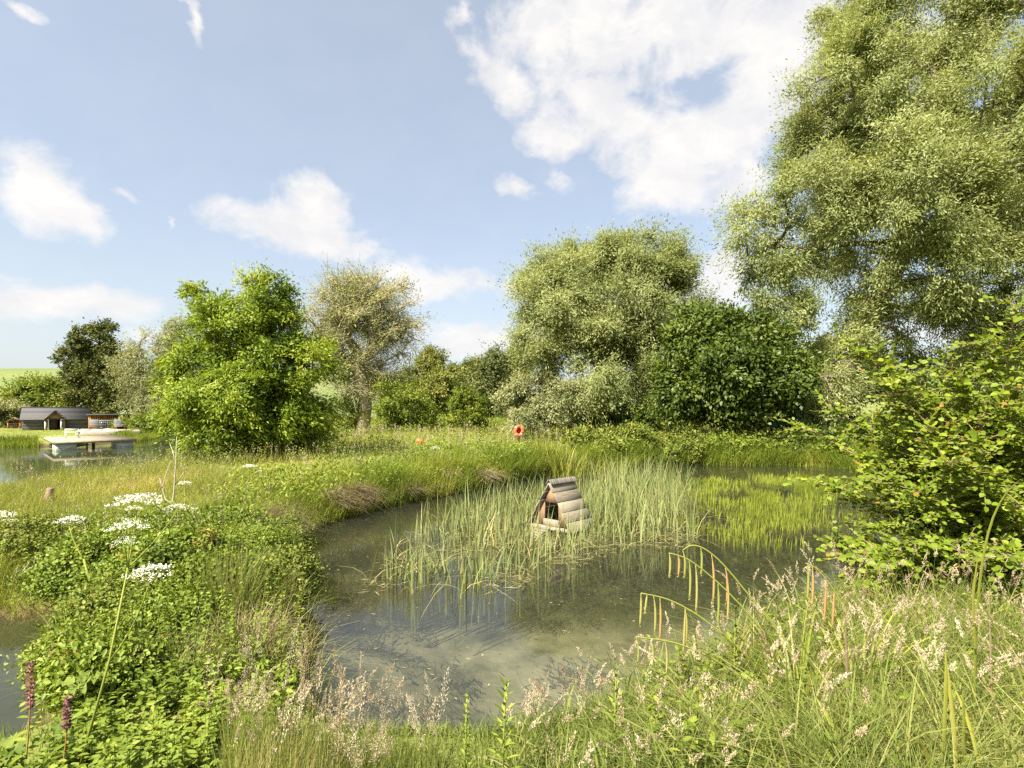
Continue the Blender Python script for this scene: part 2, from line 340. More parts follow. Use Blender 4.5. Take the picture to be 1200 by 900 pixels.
M['cushion'] = plain('grey_cushion', (.12, .115, .12), (.19, .185, .19), 12, .95, .1)
M['orangeplastic'] = plain('orange_plastic', (.72, .10, .03), (.82, .17, .06), 3, .5, .4)
M['redplastic'] = plain('dark_red_recess', (.20, .03, .015), (.30, .05, .02), 3, .6, .3)
M['teal'] = plain('green_painted_steel', (.02, .11, .075), (.045, .20, .14), 4, .6, .3)
M['sack'] = plain('pale_sack_cloth', (.55, .50, .46), (.72, .68, .63), 9, .9, .1)
M['post'] = plain('old_post', (.20, .13, .08), (.34, .25, .16), 10, .9, .1, (5, 5, .7), .4)

# ---------------------------------------------------------------- the water outlines and the ground
POND = [W(*p) for p in [(372,745),(350,690),(322,648),(345,626),(400,607),(450,594),(520,581),(570,571),(620,560),(700,551),(780,545),(880,545.5),(960,546),
        (1040,556),(1110,580)]]+[(7.6,9.0),(6.4,7.2),(5.0,6.0),(3.6,5.2),(2.6,4.65),(1.75,4.15),(1.1,3.7),(.55,3.42),(-.1,3.2),(-.7,3.2),(-1.15,3.4),(-1.4,3.9),(-1.6,4.4)]
INLET = [(-9,6.2),(-6.5,5.4),(-4.7,5.05),(-3.75,5.1),(-3.95,4.8),(-3.55,4.2),(-3.2,3.75),(-2.95,3.4),(-2.8,3.15),(-2.95,3.02),(-3.4,2.95),(-5,2.6),(-7,2.4),(-9,2.6)]
LAKE = [(-80,8),(-30,9),(-17,10.5)]+[W(*p) for p in [(-20,592),(60,574),(150,560),(220,548),(300,540),(370,530),(392,516),(382,509),(300,507.5),(205,508),(165,512.5),(150,518),(100,521.5),(60,523),(0,523.5),(-80,523.5)]]+[(-50,34),(-90,36)]
def smooth_poly(P_, it=2):
    p = np.array(P_, float)
    for _ in range(it):
        q = np.roll(p, -1, 0); p = np.stack([p*.75+q*.25, p*.25+q*.75], 1).reshape(-1, 2)
    return p
POND, INLET, LAKE = smooth_poly(POND, 1), smooth_poly(INLET, 1), smooth_poly(LAKE, 1)
def sdf(x, y, poly):
    """signed distance to a polygon, negative inside"""
    x = np.asarray(x, float); y = np.asarray(y, float); sh = x.shape; x = x.ravel(); y = y.ravel()
    d = np.full(x.shape, 1e9); ins = np.zeros(x.shape, bool); n = len(poly)
    for i in range(n):
        ax, ay = poly[i]; bx, by = poly[(i+1) % n]; ex, ey = bx-ax, by-ay
        t = np.clip(((x-ax)*ex+(y-ay)*ey)/(ex*ex+ey*ey+1e-12), 0, 1)
        d = np.minimum(d, (x-ax-t*ex)**2+(y-ay-t*ey)**2)
        c = ((ay > y) != (by > y)); xx = ax+(y-ay)/(by-ay+1e-12)*ex
        ins ^= c & (x < xx)
    d = np.sqrt(d); return np.where(ins, -d, d).reshape(sh)
def wdist(x, y):
    return np.minimum(np.minimum(sdf(x, y, POND), sdf(x, y, INLET)), sdf(x, y, LAKE))
def ground_h(x, y):
    x = np.asarray(x, float); y = np.asarray(y, float)
    d = wdist(x, y)+.10*(vnoise(x, y, .5, 3)-.5)
    land = .20*sstep(0, .35, d)+.10*sstep(.2, 3, d)+.45*sstep(13, 40, y)*sstep(0, 5, d)*sstep(-27, -15, x)
    land += .14*sstep(3.0, 2.0, y)*sstep(0, .8, d)
    land += .06*(vnoise(x, y, 1.3, 5)-.5)*sstep(.1, 1, d)+.15*(vnoise(x, y, 6, 6)-.5)*sstep(1, 6, d)
    far = np.maximum(y-75, 0)
    rise = .085*np.minimum(far, 230)+.5*(vnoise(x, y, 40, 8)-.5)*np.clip(far/40, 0, 1)
    rise += np.maximum(0, .05*np.clip(y-60, 0, 150))*sstep(10, 45, x)
    land += rise*(.55+.75*sstep(-20, -110, x)+.3*sstep(10, 60, x))
    land = np.where(d > 0, np.maximum(land, .0)+.012, land)
    bed = -.05-np.minimum(.55, .42*np.maximum(-d, 0))-.06*vnoise(x, y, .8, 9)
    return np.where(d > 0, land, bed)

def build_ground():
    def axis(lo, hi, step, far):
        c = list(np.arange(lo, hi+1e-6, step)); s_ = step; v = hi
        while v < far: s_ *= 1.16; v += s_; c.append(v)
        s_ = step; v = lo
        while v > -far: s_ *= 1.16; v -= s_; c.insert(0, v)
        return np.array(c)
    xs = axis(-14, 13, .18, 1600); ys = axis(-2, 24, .18, 2200); ys = ys[ys > -300]
    gx, gy = np.meshgrid(xs, ys); gz = ground_h(gx, gy)
    V = np.stack([gx, gy, gz], -1).reshape(-1, 3); nx, ny = len(xs), len(ys)
    i = np.arange(ny-1)[:, None]*nx; j = np.arange(nx-1)[None]
    f = np.stack([i+j, i+j+1, i+nx+j+1, i+nx+j], -1).reshape(-1, 4)
    m, nt, out = newmat('ground_soil_and_turf'); N = nt.nodes; L = nt.links
    b = N.new('ShaderNodeBsdfPrincipled'); b.inputs['Roughness'].default_value = .95; b.inputs['Specular IOR Level'].default_value = .1
    geo = N.new('ShaderNodeNewGeometry'); sep = N.new('ShaderNodeSeparateXYZ'); L.new(geo.outputs['Position'], sep.inputs[0])
    def noise(sc, det=6):
        n = N.new('ShaderNodeTexNoise'); n.inputs['Scale'].default_value = sc; n.inputs['Detail'].default_value = det; n.inputs['Roughness'].default_value = .65
        L.new(geo.outputs['Position'], n.inputs['Vector']); return n.outputs[0]
    turf = ramp(nt, [(.3, (.10, .13, .03)), (.5, (.17, .20, .045)), (.62, (.24, .24, .075)), (.75, (.30, .26, .11))], noise(.35))
    field = ramp(nt, [(.3, (.11, .15, .045)), (.55, (.145, .175, .06)), (.75, (.19, .20, .08))], noise(.03, 8))
    soil = ramp(nt, [(.3, (.045, .03, .016)), (.7, (.13, .09, .05))], noise(5))
    silt = ramp(nt, [(.33, (.05, .055, .03)), (.43, (.16, .165, .11)), (.56, (.29, .29, .22)), (.75, (.35, .35, .28))], noise(1.4, 7))
    def mr(inp, a, b_):
        n = N.new('ShaderNodeMapRange'); n.interpolation_type = 'SMOOTHSTEP'; L.new(inp, n.inputs[0]); n.inputs[1].default_value = a; n.inputs[2].default_value = b_; return n.outputs[0]
    def mix(fac, a, b_):
        n = N.new('ShaderNodeMix'); n.data_type = 'RGBA'; L.new(fac, n.inputs['Factor']); L.new(a, n.inputs['A']); L.new(b_, n.inputs['B']); return n.outputs['Result']
    c = mix(mr(sep.outputs[2], .03, .15), soil, turf)
    c = mix(mr(sep.outputs[1], 60, 110), c, field)
    dimmed_mud = ramp(nt, [(.3, (.018, .024, .006)), (.55, (.045, .052, .012)), (.75, (.09, .09, .03))], noise(.9, 7))
    bedc = mix(mr(sep.outputs[0], -2.5, -1.9), dimmed_mud, mix(mr(sep.outputs[1], 7.2, 5.6), dimmed_mud, silt))  # bed zones by position; their tones also paint in depth dimming and reflected sky
    c = mix(mr(sep.outputs[2], .0, -.06), c, bedc)
    L.new(c, b.inputs['Base Color'])
    bp = N.new('ShaderNodeBump'); bp.inputs['Strength'].default_value = .6; bp.inputs['Distance'].default_value = .05; L.new(noise(6, 8), bp.inputs['Height']); L.new(bp.outputs[0], b.inputs['Normal'])
    L.new(b.outputs[0], out.inputs[0])
    a = Acc(); a.add(V, f); tag(a.build('ground', m, smooth=True), 'grassy banks and meadow rising to a pale green hill behind the trees', 'ground', kind='structure')
build_ground()

def water_mat(name, tint, turbid, silt, ripple, scale):
    m, nt, out = newmat(name); N = nt.nodes; L = nt.links
    geo = N.new('ShaderNodeNewGeometry'); mp = N.new('ShaderNodeMapping'); L.new(geo.outputs['Position'], mp.inputs[0]); mp.inputs['Scale'].default_value = (1, .6, 1)
    n = N.new('ShaderNodeTexNoise'); n.inputs['Scale'].default_value = scale; n.inputs['Detail'].default_value = 3; L.new(mp.outputs[0], n.inputs['Vector'])
    bp = N.new('ShaderNodeBump'); bp.inputs['Strength'].default_value = ripple; bp.inputs['Distance'].default_value = .02; L.new(n.outputs[0], bp.inputs['Height'])
    fr = N.new('ShaderNodeFresnel'); fr.inputs['IOR'].default_value = 1.5; L.new(bp.outputs[0], fr.inputs['Normal'])
    gl = N.new('ShaderNodeBsdfGlossy'); gl.inputs['Roughness'].default_value = .03; L.new(bp.outputs[0], gl.inputs['Normal'])
    tr = N.new('ShaderNodeBsdfTransparent'); tr.inputs[0].default_value = (*tint, 1)
    df = N.new('ShaderNodeBsdfDiffuse'); df.inputs[0].default_value = (*silt, 1)
    m1 = N.new('ShaderNodeMixShader'); m1.inputs[0].default_value = turbid; L.new(tr.outputs[0], m1.inputs[1]); L.new(df.outputs[0], m1.inputs[2])
    m2 = N.new('ShaderNodeMixShader'); L.new(fr.outputs[0], m2.inputs[0]); L.new(m1.outputs[0], m2.inputs[1]); L.new(gl.outputs[0], m2.inputs[2])
    L.new(m2.outputs[0], out.inputs[0]); return m
def water(name, poly, mat, label, grow=.35):
    c = poly.mean(0); n = len(poly)
    nx = np.roll(poly, -1, 0)-np.roll(poly, 1, 0); nn = np.stack([nx[:, 1], -nx[:, 0]], 1); nn /= np.linalg.norm(nn, axis=1, keepdims=True)
    A = .5*np.sum(poly[:, 0]*np.roll(poly[:, 1], -1)-np.roll(poly[:, 0], -1)*poly[:, 1])
    p = poly+nn*grow*(1 if A > 0 else -1)
    import bmesh
    bm = bmesh.new(); vs = [bm.verts.new((x, y, 0)) for x, y in p]; fc = bm.faces.new(vs); bm.normal_update()
    if fc.normal.z < 0: fc.normal_flip()
    bmesh.ops.triangulate(bm, faces=[fc]); me = bpy.data.meshes.new(name); bm.to_mesh(me); bm.free(); me.materials.append(mat)
    o = bpy.data.objects.new(name, me); COL.objects.link(o); tag(o, label, 'water', kind='structure')
PW = water_mat('pond_surface', (.80, .79, .66), .085, (.21, .215, .155), .05, 4)
water('pond_water', POND, PW, 'still murky pond around the duck house')
water('inlet_water', INLET, PW, 'narrow dark inlet beside the bramble islet', .15)
water('lake_water', LAKE, water_mat('lake_surface', (.45, .52, .40), .55, (.10, .12, .055), .10, 3), 'calm green lake with the jetty', .25)

# ---------------------------------------------------------------- trees and shrubs
def crown(blobs, nclump, rc, nspray, nleaf, L, Wd, droop, rng, shell=(.62, 1.02), outw=.8, inner=.22, flat=.8, twig=None, oval=False, zmin=.1, lean=.0, spread=.12):
    """leaf sprays gathered in clumps through the outer part of a crown made of overlapping lobes"""
    B = np.array(blobs, float); c = B[:, :3]; rad = B[:, 3:]
    w = (rad[:, 0]*rad[:, 2]+rad[:, 1]*rad[:, 2]+rad[:, 0]*rad[:, 1]); w /= w.sum()
    cl, ou = [], []; tries = 0
    while len(cl) < nclump:
        tries += 1
        i = rng.choice(len(B), p=w); u = rdir(1, rng)[0]
        deep = rng.random() < inner
        r = rng.uniform(.2, shell[0]) if deep else rng.uniform(*shell)
        p = c[i]+u*r*rad[i]
        q = np.linalg.norm((p-c)/rad, axis=1); q[i] = 9
        if tries > nclump*30: p[2] = max(p[2], zmin)
        elif p[2] < zmin or (not deep and q.min() < shell[0]*.92): continue
        cl.append(p); ou.append(u/rad[i])
    cl = np.array(cl); ou = nrm(np.array(ou))
    rcs = rc*rng.uniform(.65, 1.35, nclump)
    K = nclump*nspray
    ci = np.repeat(np.arange(nclump), nspray)
    td = nrm(ou[ci]*outw+rng.normal(size=(K, 3))*np.array([1, 1, flat])*.75+np.array([lean, 0, .15]))
    st = cl[ci]+rng.normal(size=(K, 3))*rcs[ci][:, None]*.22*np.array([1, 1, flat])
    tl = rcs[ci]*rng.uniform(.5, 1.25, K)
    k = np.repeat(np.arange(K), nleaf); n = len(k); t = rng.uniform(.08, 1, n)
    pos = st[k]+td[k]*(tl[k]*t)[:, None]; pos[:, 2] -= droop*tl[k]*t*t
    pos += rng.normal(size=(n, 3))*(rcs[ci[k]]*spread)[:, None]
    ld = nrm(td[k]*.7+rng.normal(size=(n, 3))*.6+np.array([0, 0, -droop*1.3]))
    ln = nrm(rng.normal(size=(n, 3))*.33+(pos-cl[ci[k]])/rcs[ci[k]][:, None]*1.1+ou[ci[k]]*.3+np.array([0, 0, .35]))
    s = rng.uniform(.65, 1.35, n)
    rn = np.clip(.5+.20*rng.normal(size=nclump)[ci[k]]+.10*rng.normal(size=K)[k]+.09*rng.normal(size=n), 0, 1)
    a = Acc(); ok = pos[:, 2] > zmin*.6
    a.leaves(pos[ok], ld[ok], ln[ok], (L*s)[ok], (Wd*s)[ok], .22, oval, rn[ok])
    tw = None
    if twig:
        e = st+td*tl[:, None]; mid = st+td*tl[:, None]*.5; e[:, 2] -= droop*tl; mid[:, 2] -= droop*tl*.25
        tw = (cl[ci], st, mid, e, twig)
    return a, cl, tw
def skeleton(base, spine, cl, rtrunk, rng, kink=.12, rtip=.018):
    """trunk and limbs: every clump is joined to the nearest older point of the tree; girth grows with what it carries"""
    pos = [np.array(p, float) for p in [base]+list(spine)]; par = [-1]+list(range(len(spine)))
    # subdivide spine
    P2, Q2 = [pos[0]], [-1]
    for i in range(1, len(pos)):
        for t in (.33, .66, 1): P2.append(pos[i-1]*(1-t)+pos[i]*t+rng.normal(size=3)*.04*rtrunk*(t < 1)); Q2.append(len(P2)-2)
    pos, par = P2, Q2; root = len(pos)
    org = pos[-1]
    for p in sorted(cl, key=lambda q: np.linalg.norm(q-org)):
        A = np.array(pos); d = np.linalg.norm(A-p, axis=1); d = d+.9*np.maximum(A[:, 2]-p[2], 0)+(np.arange(len(A)) == 0)*9
        d[:max(root-4, 1)] += .6*np.linalg.norm(A[max(root-4, 1)]-A[0])
        i = int(np.argmin(d)); a = A[i]; L = np.linalg.norm(p-a); m = max(1, min(5, int(L/.6)))
        prev = i
        for j in range(1, m+1):
            t = j/m; q = a*(1-t)+p*t; q = q+rng.normal(size=3)*kink*L/m*(j < m); q[2] += .12*L*math.sin(math.pi*t)*(.5)
            pos.append(q); par.append(prev); prev = len(pos)-1
    pos = np.array(pos); par = np.array(par); cnt = np.ones(len(pos))
    has = np.zeros(len(pos), bool); has[par[par >= 0]] = True; cnt[has] = .02
    for i in range(len(pos)-1, 0, -1): cnt[par[i]] += cnt[i]
    rad = rtip*np.sqrt(np.maximum(cnt, .6)); rad *= 1
    rad = np.minimum(rad*(rtrunk/rad[0]) if rad[0] < rtrunk*.6 else rad, rtrunk); rad = np.maximum(rad, rtip*.7)
    a = Acc(); i = np.arange(1, len(pos)); big = rad[i] > .05
    for sel, k in ((big, 8), (~big, 5)):
        ii = i[sel]
        if len(ii): a.segs(pos[par[ii]], pos[ii], np.minimum(rad[par[ii]], rad[ii]*1.35), rad[ii], k)
    a.tube([np.array(base)-[0, 0, .3], np.array(base)+[0, 0, .02], np.array(base)*.75+pos[1]*.25], [rtrunk*1.6, rtrunk*1.35, rtrunk*1.02], 10)
    return a
def tree(name, label, cat, base_px, Y, blobs_px, leaf, bark, p, rtrunk=.2, spine=None, group=None, depth=1.0, seed=1, base_y=None, shr=.86):
    """blobs_px: lobes of the crown (x, y, half width, half height, nearer/farther in metres), sized at the distance Y"""
    rng = np.random.default_rng(seed); s = Y/F; Yb = base_y or Y
    bx = X(base_px, Yb); bz = float(ground_h(np.array([bx]), np.array([Yb]))[0])
    B = [(X(b[0], Y), Y+(b[4] if len(b) > 4 else 0), Z(b[1], Y), b[2]*s*shr, max(b[2], b[3])*s*depth*.9*shr, b[3]*s*shr) for b in blobs_px]
    a, cl, tw = crown(B, rng=rng, zmin=bz+.05, **p)
    o = empty(name, (bx, Yb, bz)); tag(o, label, cat, group)
    cz = np.mean([b[2] for b in B]); sp = [(P(*q) if len(q) == 3 else q) for q in spine] if spine else [(bx*.7+.3*np.mean([b[0] for b in B]), Y, bz+(cz-bz)*.35), (np.mean([b[0] for b in B]), Y, bz+(cz-bz)*.8)]
    t = skeleton((bx, Yb, bz), sp, cl, rtrunk, rng)
    org = np.array([bx, Yb, bz])
    if tw:
        c0, st, mid, e, r = tw; t.segs(c0, st, r*1.2, r, 3); t.segs(st, mid, r, r*.8, 3); t.segs(mid, e, r*.8, r*.45, 3)
    t.build('trunk', bark, o, origin=org, smooth=True)
    a.build('crown', leaf, o, origin=org)
    return o
def pr(nclump, rc, nspray, nleaf, L, Wd, droop, **k):
    return dict(nclump=nclump, rc=rc, nspray=nspray, nleaf=nleaf, L=L, Wd=Wd, droop=droop, **k)

tree('willow_tree', 'huge spreading willow filling the right side above the hazel', 'tree', 975, 24,
     [(1022,118,78,66,0), (1085,25,88,60,1), (1185,45,110,75,2), (1130,-60,120,60,2), (1250,140,100,90,1), (930,262,55,50,-1), (995,215,62,42,-2), (1012,270,70,42,-3), (1128,165,82,52,-3), (1165,235,90,55,-4),
      (1060,335,85,48,-1), (886,296,36,40,-1), (908,250,42,36,-1), (896,345,26,24,-1), (1195,300,75,42,-2), (1150,345,60,40,-2), (1165,330,90,58,-1), (945,375,42,42,-3), (925,432,26,40,-3), (1075,392,72,32,0), (965,452,36,38,0), (1110,432,55,28,-1), (1200,425,66,40,-1), (1010,160,60,45,2), (1100,110,60,50,3), (1060,250,60,50,3)],
     M['willow'], M['bark'], pr(520, 1.15, 46, 30, .148, .044, .30, inner=.06, spread=.11, shell=(.78, 1.0)), .5,
     [(985,440,24.5), (1040,330,25), (1090,200,25)], seed=11, base_y=25, shr=1.0)
tree('willow_tree', 'rounded grey green willow behind the far bank left of the dark tree', 'tree', 705, 28,
     [(700,350,82,62,0), (650,375,46,60,-1), (762,360,50,58,-1), (745,318,56,38,0), (690,430,72,50,-2), (775,430,42,50,-1), (640,345,30,40,0), (690,310,40,28,1)],
     M['willow'], M['bark'], pr(230, 1.05, 42, 28, .15, .045, .24, inner=.08, spread=.11, shell=(.75, 1.0)), .4, seed=12, shr=.89)
tree('sallow_bush', 'pale silvery sallow bush at the foot of the rounded willow', 'bush', 632, 26,
     [(632,464,44,30,0), (600,472,22,20,0), (660,470,28,26,-1), (625,490,38,14,-1)], M['silver'], M['bark'], pr(110, .55, 18, 18, .13, .042, .15), .12, seed=13)
tree('broadleaf_tree', 'dark glossy green leaning tree at the far bank beside the huge willow', 'tree', 888, 22,
     [(818,400,44,42,0), (880,398,46,42,0), (850,440,66,44,-1), (903,445,30,44,-1), (800,455,26,42,0), (850,478,50,22,-.5)],
     M['dark'], M['bark'], pr(250, .62, 18, 20, .16, .085, .1, inner=.2, spread=.2), .17, [(868,482,22), (848,440,22)], shr=.77, seed=14)
tree('ash_tree', 'bright green bushy tree on the lake bank at left', 'tree', 292, 18,
     [(290,400,72,52,0), (240,432,44,44,0), (345,425,46,48,0), (305,352,42,26,0), (250,372,28,26,0), (235,334,9,11,0), (290,468,92,42,0), (335,500,48,26,0), (240,498,44,28,0), (285,505,60,25,-.5)],
     M['ash'], M['bark'], pr(230, .62, 24, 30, .125, .045, .3, inner=.12, flat=.55, spread=.13), .15, [(290,490,18), (288,420,18)], seed=15)
tree('willow_tree', 'half bare willow of thin pale twigs standing behind the ash', 'tree', 425, 34,
     [(420,372,68,52,0), (398,345,42,28,0), (458,382,42,44,0), (420,432,52,42,0), (378,400,30,52,0), (440,340,40,22,0)],
     M['budding'], M['palebark'], pr(230, 1.2, 16, 9, .15, .045, .10, inner=.4, twig=.014, shell=(.5, 1.0), spread=.12), .42, [(428,470,34), (420,420,34)], seed=16)
tree('willow_shrub', 'dark green shrub at the foot of the half bare willow', 'bush', 468, 33,
     [(470,472,32,28,0), (495,484,18,16,0), (400,484,22,18,1)], M['bush'], M['bark'], pr(90, .6, 16, 18, .13, .055, .15), .1, seed=17)
tree('hawthorn_bush', 'small bright round bush alone in the meadow centre', 'bush', 547, 33,
     [(547,476,19,22,0), (540,488,18,14,0), (556,490,16,13,0)], M['bush'], M['bark'], pr(60, .45, 16, 18, .12, .06, .1), .08, seed=18)
tree('willow_tree', 'soft grey green willow behind the lake between ivy tree and ash', 'tree', 190, 50,
     [(185,422,42,44,0), (160,440,20,38,0), (212,402,30,28,0), (192,470,46,36,0), (215,450,40,45,0)], M['greywillow'], M['bark'], pr(170, 1.1, 18, 18, .2, .06, .25), .35, seed=19)
tree('ivy_clad_tree', 'ragged dark ivy clad tree with open top behind the shed', 'tree', 112, 57,
     [(75,417,11,9,0), (99,402,10,22,0), (121,389,12,13,0), (112,428,14,24,0), (92,442,12,20,0), (95,465,14,26,0), (126,460,15,38,0), (108,482,22,18,0), (130,415,9,18,0)],
     M['ivy'], M['bark'], pr(190, .85, 16, 16, .22, .13, .1, inner=.3), .35, [(112,470,57), (110,420,57)], seed=20)
tree('hedge_bush', 'broad mid green bush rising directly behind the shed', 'bush', 52, 58,
     [(50,466,38,22,0), (24,476,20,16,0), (76,476,20,18,0)], M['bush'], M['bark'], pr(110, 1.1, 16, 18, .24, .12, .1), .2, seed=21)
tree('elder_bush', 'pale flowering bush left of the shed at the frame edge', 'bush', 8, 54,
     [(8,487,24,13,0), (-14,484,22,16,0)], M['silver'], M['bark'], pr(60, .8, 14, 18, .2, .1, .1), .12, seed=22)
for k, (bx, Yd, blobs, mt, lab) in enumerate([
    (505, 105, [(505,425,15,14,0), (498,440,10,22,0)], 'far', 'distant lone round topped tree right of the half bare willow'),
    (520, 84, [(522,452,28,22,0), (540,446,16,18,0), (508,468,18,14,0)], 'far', 'distant pale green hedgerow tree behind the small meadow bush'),
    (577, 80, [(575,432,13,20,0), (570,458,17,26,0), (584,470,16,16,0)], 'fardark', 'distant bluish dark green tree with pointed top in the gap'),
    (603, 92, [(600,438,20,26,0), (612,425,12,20,0), (594,460,18,18,0)], 'far', 'distant tall green tree partly hidden by the rounded willow'),
    (558, 95, [(556,440,16,18,0), (548,460,18,14,0)], 'far', 'distant low tree between hedgerow tree and pointed dark tree'),
    (480, 96, [(478,455,18,22,0), (462,460,18,20,0)], 'fardark', 'distant dark tree behind the half bare willow'),
    (985, 46, [(985,435,45,42,0), (960,460,30,22,0)], 'fardark', 'dark tree beyond the huge willow trunk'),
    (1160, 48, [(1160,440,48,46,0), (1195,450,40,34,0)], 'fardark', 'dark tree beyond the hazel at the right'),
    (1270, 46, [(1260,430,60,56,0)], 'far', 'green tree beyond the right frame edge')]):
    tree('hedgerow_tree', lab, 'tree', bx, Yd, blobs, M[mt], M['bark'], pr(80, 1.6, 14, 16, .36, .2, .1), .3, group='distant trees beyond the meadow', seed=30+k)
# scrub along the far bank and under the willows
SCRUB = [(690,522,30,18,19.5,'scrub','leafy green scrub mound right of the tall sword leaves'),
         (738,522,34,22,20.2,'scrub','rounded pale green scrub mound on the far bank below the rounded willow'),
         (792,527,32,17,20.2,'scrub','low spreading scrub mound at the water below the dark tree'),
         (846,527,30,18,20.5,'nettle','light green nettle thicket at the pond corner'),
         (893,522,26,20,20.6,'scrub','scrub mound below the leaning trunk'),
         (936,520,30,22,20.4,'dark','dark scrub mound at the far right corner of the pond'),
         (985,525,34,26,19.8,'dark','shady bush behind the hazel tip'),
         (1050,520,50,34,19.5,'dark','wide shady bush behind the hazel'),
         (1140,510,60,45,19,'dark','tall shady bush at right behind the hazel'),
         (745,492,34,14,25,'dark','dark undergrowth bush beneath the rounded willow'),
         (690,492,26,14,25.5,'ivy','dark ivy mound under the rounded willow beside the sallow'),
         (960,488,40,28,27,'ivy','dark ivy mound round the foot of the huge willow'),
         (165,506,22,12,44,'bush','bright shrub at the lake edge beside the shelter'),
         (195,505,22,14,43,'dark','dark shrub at the lake edge under the grey green willow'),
         (345,505,45,22,27,'bush','green bush at the lake end right of the ash')]
for k, (px, py, rx, ry, Yd, mt, lab) in enumerate(SCRUB):
    s = Yd/F
    tree('scrub_bush', lab, 'bush', px, Yd, [(px,py,rx,ry,0), (px-rx*.5,py+ry*.35,rx*.5,ry*.7,-.2), (px+rx*.5,py+ry*.3,rx*.5,ry*.75,-.2)], M[mt], M['twig'],
         pr(int(46+rx*.6), .36*max(1, Yd/24), 14, 18, .105*max(1, Yd/24), .05*max(1, Yd/24), .08, inner=.15), .05, group='scrub bushes along the banks', seed=50+k)

# ---------------------------------------------------------------- buildings and things across the lake
def build_shed():
    Y = 50; rz = .60; o = empty('cabin', (X(67, Y), Y, .12), rz)
    tag(o, 'low grey weatherboard cabin with gabled porch at the far lake edge', 'cabin')
    Ln, D, ez, hz = 4.5, 2.3, 1.12, 2.08
    a = Acc()
    for i in range(8):
        z = .07+i*.14
        a.box((-1.43, -D/2, z), (1.62, .04, .148), rx=-.10, r=random.random()); a.box((1.45, -D/2, z), (1.62, .04, .148), rx=-.10, r=random.random())
        a.box((0, D/2, z), (Ln, .04, .148), rx=.10, r=random.random())
        for s in (-1, 1): a.box((s*Ln/2, 0, z), (.04, D, .148), ry=s*.10, r=random.random())
    for s in (-1, 1):
        for i in range(6):
            z = ez+.07+i*.15; w = D*(1-(z-ez)/(hz-ez))
            a.box((s*Ln/2, 0, z), (.035, max(w, .1), .15), r=random.random())
    a.build('wall', M['greyboard'], o)
    r = Acc(); ov = .18; sl = math.hypot(D/2+ov, hz-ez+.1); an = math.atan2(hz-ez+.1, D/2+ov); n = 9
    for s in (-1, 1):
        for i in range(n):
            t = (i+.5)/n; y = s*(D/2+ov)*t; z = hz+.03-(hz-ez+.1)*t
            r.box((0, y, z), (Ln+.3, sl/n*1.25, .035), rx=-s*(an-.06), r=random.random())
    r.box((0, 0, hz+.06), (Ln+.3, .16, .05))
    ro = r.build('roof', M['slate'], o)
    # porch: a small gable that stands forward
    pg = Acc(); py = -D/2-.28; pw = .72; pz = 1.86
    for s in (-1, 1):
        for i in range(5):
            t = (i+.5)/5; pg.box((s*pw*1.12*t, py+.25, pz-.86*t), (pw*1.4/5*1.3, 1.15, .03), ry=s*.87, r=random.random())
    pg.build('porch_roof', M['slate'], o)
    g = Acc(); v = [(-pw*.86, py, 1.14), (pw*.86, py, 1.14), (0, py, 1.80), (-pw*.86, py+.04, 1.14), (pw*.86, py+.04, 1.14), (0, py+.04, 1.80)]
    g.add(v, [np.array([[0, 1, 2], [5, 4, 3]]), np.array([[0, 3, 4, 1], [1, 4, 5, 2], [2, 5, 3, 0]])], .8); g.build('gable_board', M['orangewood'], o)
    b = Acc()
    for s in (-1, 1):
        b.box((s*pw*.46, py-.03, 1.46), (.10, .05, 1.06), ry=-s*.87)
        b.box((s*pw*.86, py-.02, .57), (.13, .10, 1.14))
    b.build('porch_frame', M['orangewood'], o)
    d = Acc(); d.box((-.16, py+.10, .56), (.56, .05, 1.10)); d.build('doorway_shade', M['interior_shade'], o)  # dark panel between the doors, coloured as the shade of the cabin inside
    for s, x in ((-1, -.58), (1, .50)):
        w = Acc(); w.box((x, py-.02, .57), (.32, .05, 1.08), rz=.25*s); do = w.build('door', M['paint'], o)
        p = Acc(); p.box((x, py-.052, .68), (.17, .02, .66), rz=.25*s); p.build('pane', M['glass'], do)
build_shed()

def build_shelter():
    Y = 47; o = empty('hot_tub_shelter', (X(127, Y), Y, .36), .60)
    tag(o, 'orange timber shelter with thin flat roof beside the cabin', 'shelter')
    a = Acc()
    for i in range(13): a.box((-1.2+i*.15, 1.0, .60), (.142, .03, 1.2), r=random.random())
    a.build('back_wall', M['larch'], o)
    a = Acc()
    for i in range(6): a.box((1.12+i*.06, -.75+i*.3, .60), (.05, .29, 1.2), r=random.random())
    a.build('side_wall', M['larch'], o)
    for x, y in ((-1.25, -.85), (1.05, -.9), (1.45, .95), (-1.25, 1.0)):
        p = Acc(); p.box((x, y, .6), (.10, .10, 1.22), bev=.01); p.build('post', M['larch'], o)
    r = Acc(); r.box((.1, 0, 1.26), (3.1, 2.4, .09), bev=.02); r.build('roof', M['slate'], o)
    t = empty('hot_tub', (X(124.5, 45.6), 45.6, .45), .6); tag(t, 'round charcoal hot tub standing in front of the orange shelter', 'hot tub')
    s = Acc(); n = 28
    for i in range(n):
        an = i*2*math.pi/n; s.box((.66*math.cos(an), .66*math.sin(an), .33), (.05, .145, .66), rz=an, r=random.random())
    s.build('tub_wall', M['tub'], t)
    c = Acc(); c.tube([(0, 0, .64), (0, 0, .70), (0, 0, .73)], [.70, .70, .60], 24); c.build('cover', M['cushion'], t)
    for z in (.15, .5):
        h = Acc(); an = np.linspace(0, 2*math.pi, 30); h.tube(np.stack([.70*np.cos(an), .70*np.sin(an), an*0+z], 1), .015, 5); h.build('hoop', M['glass'], t)
build_shelter()
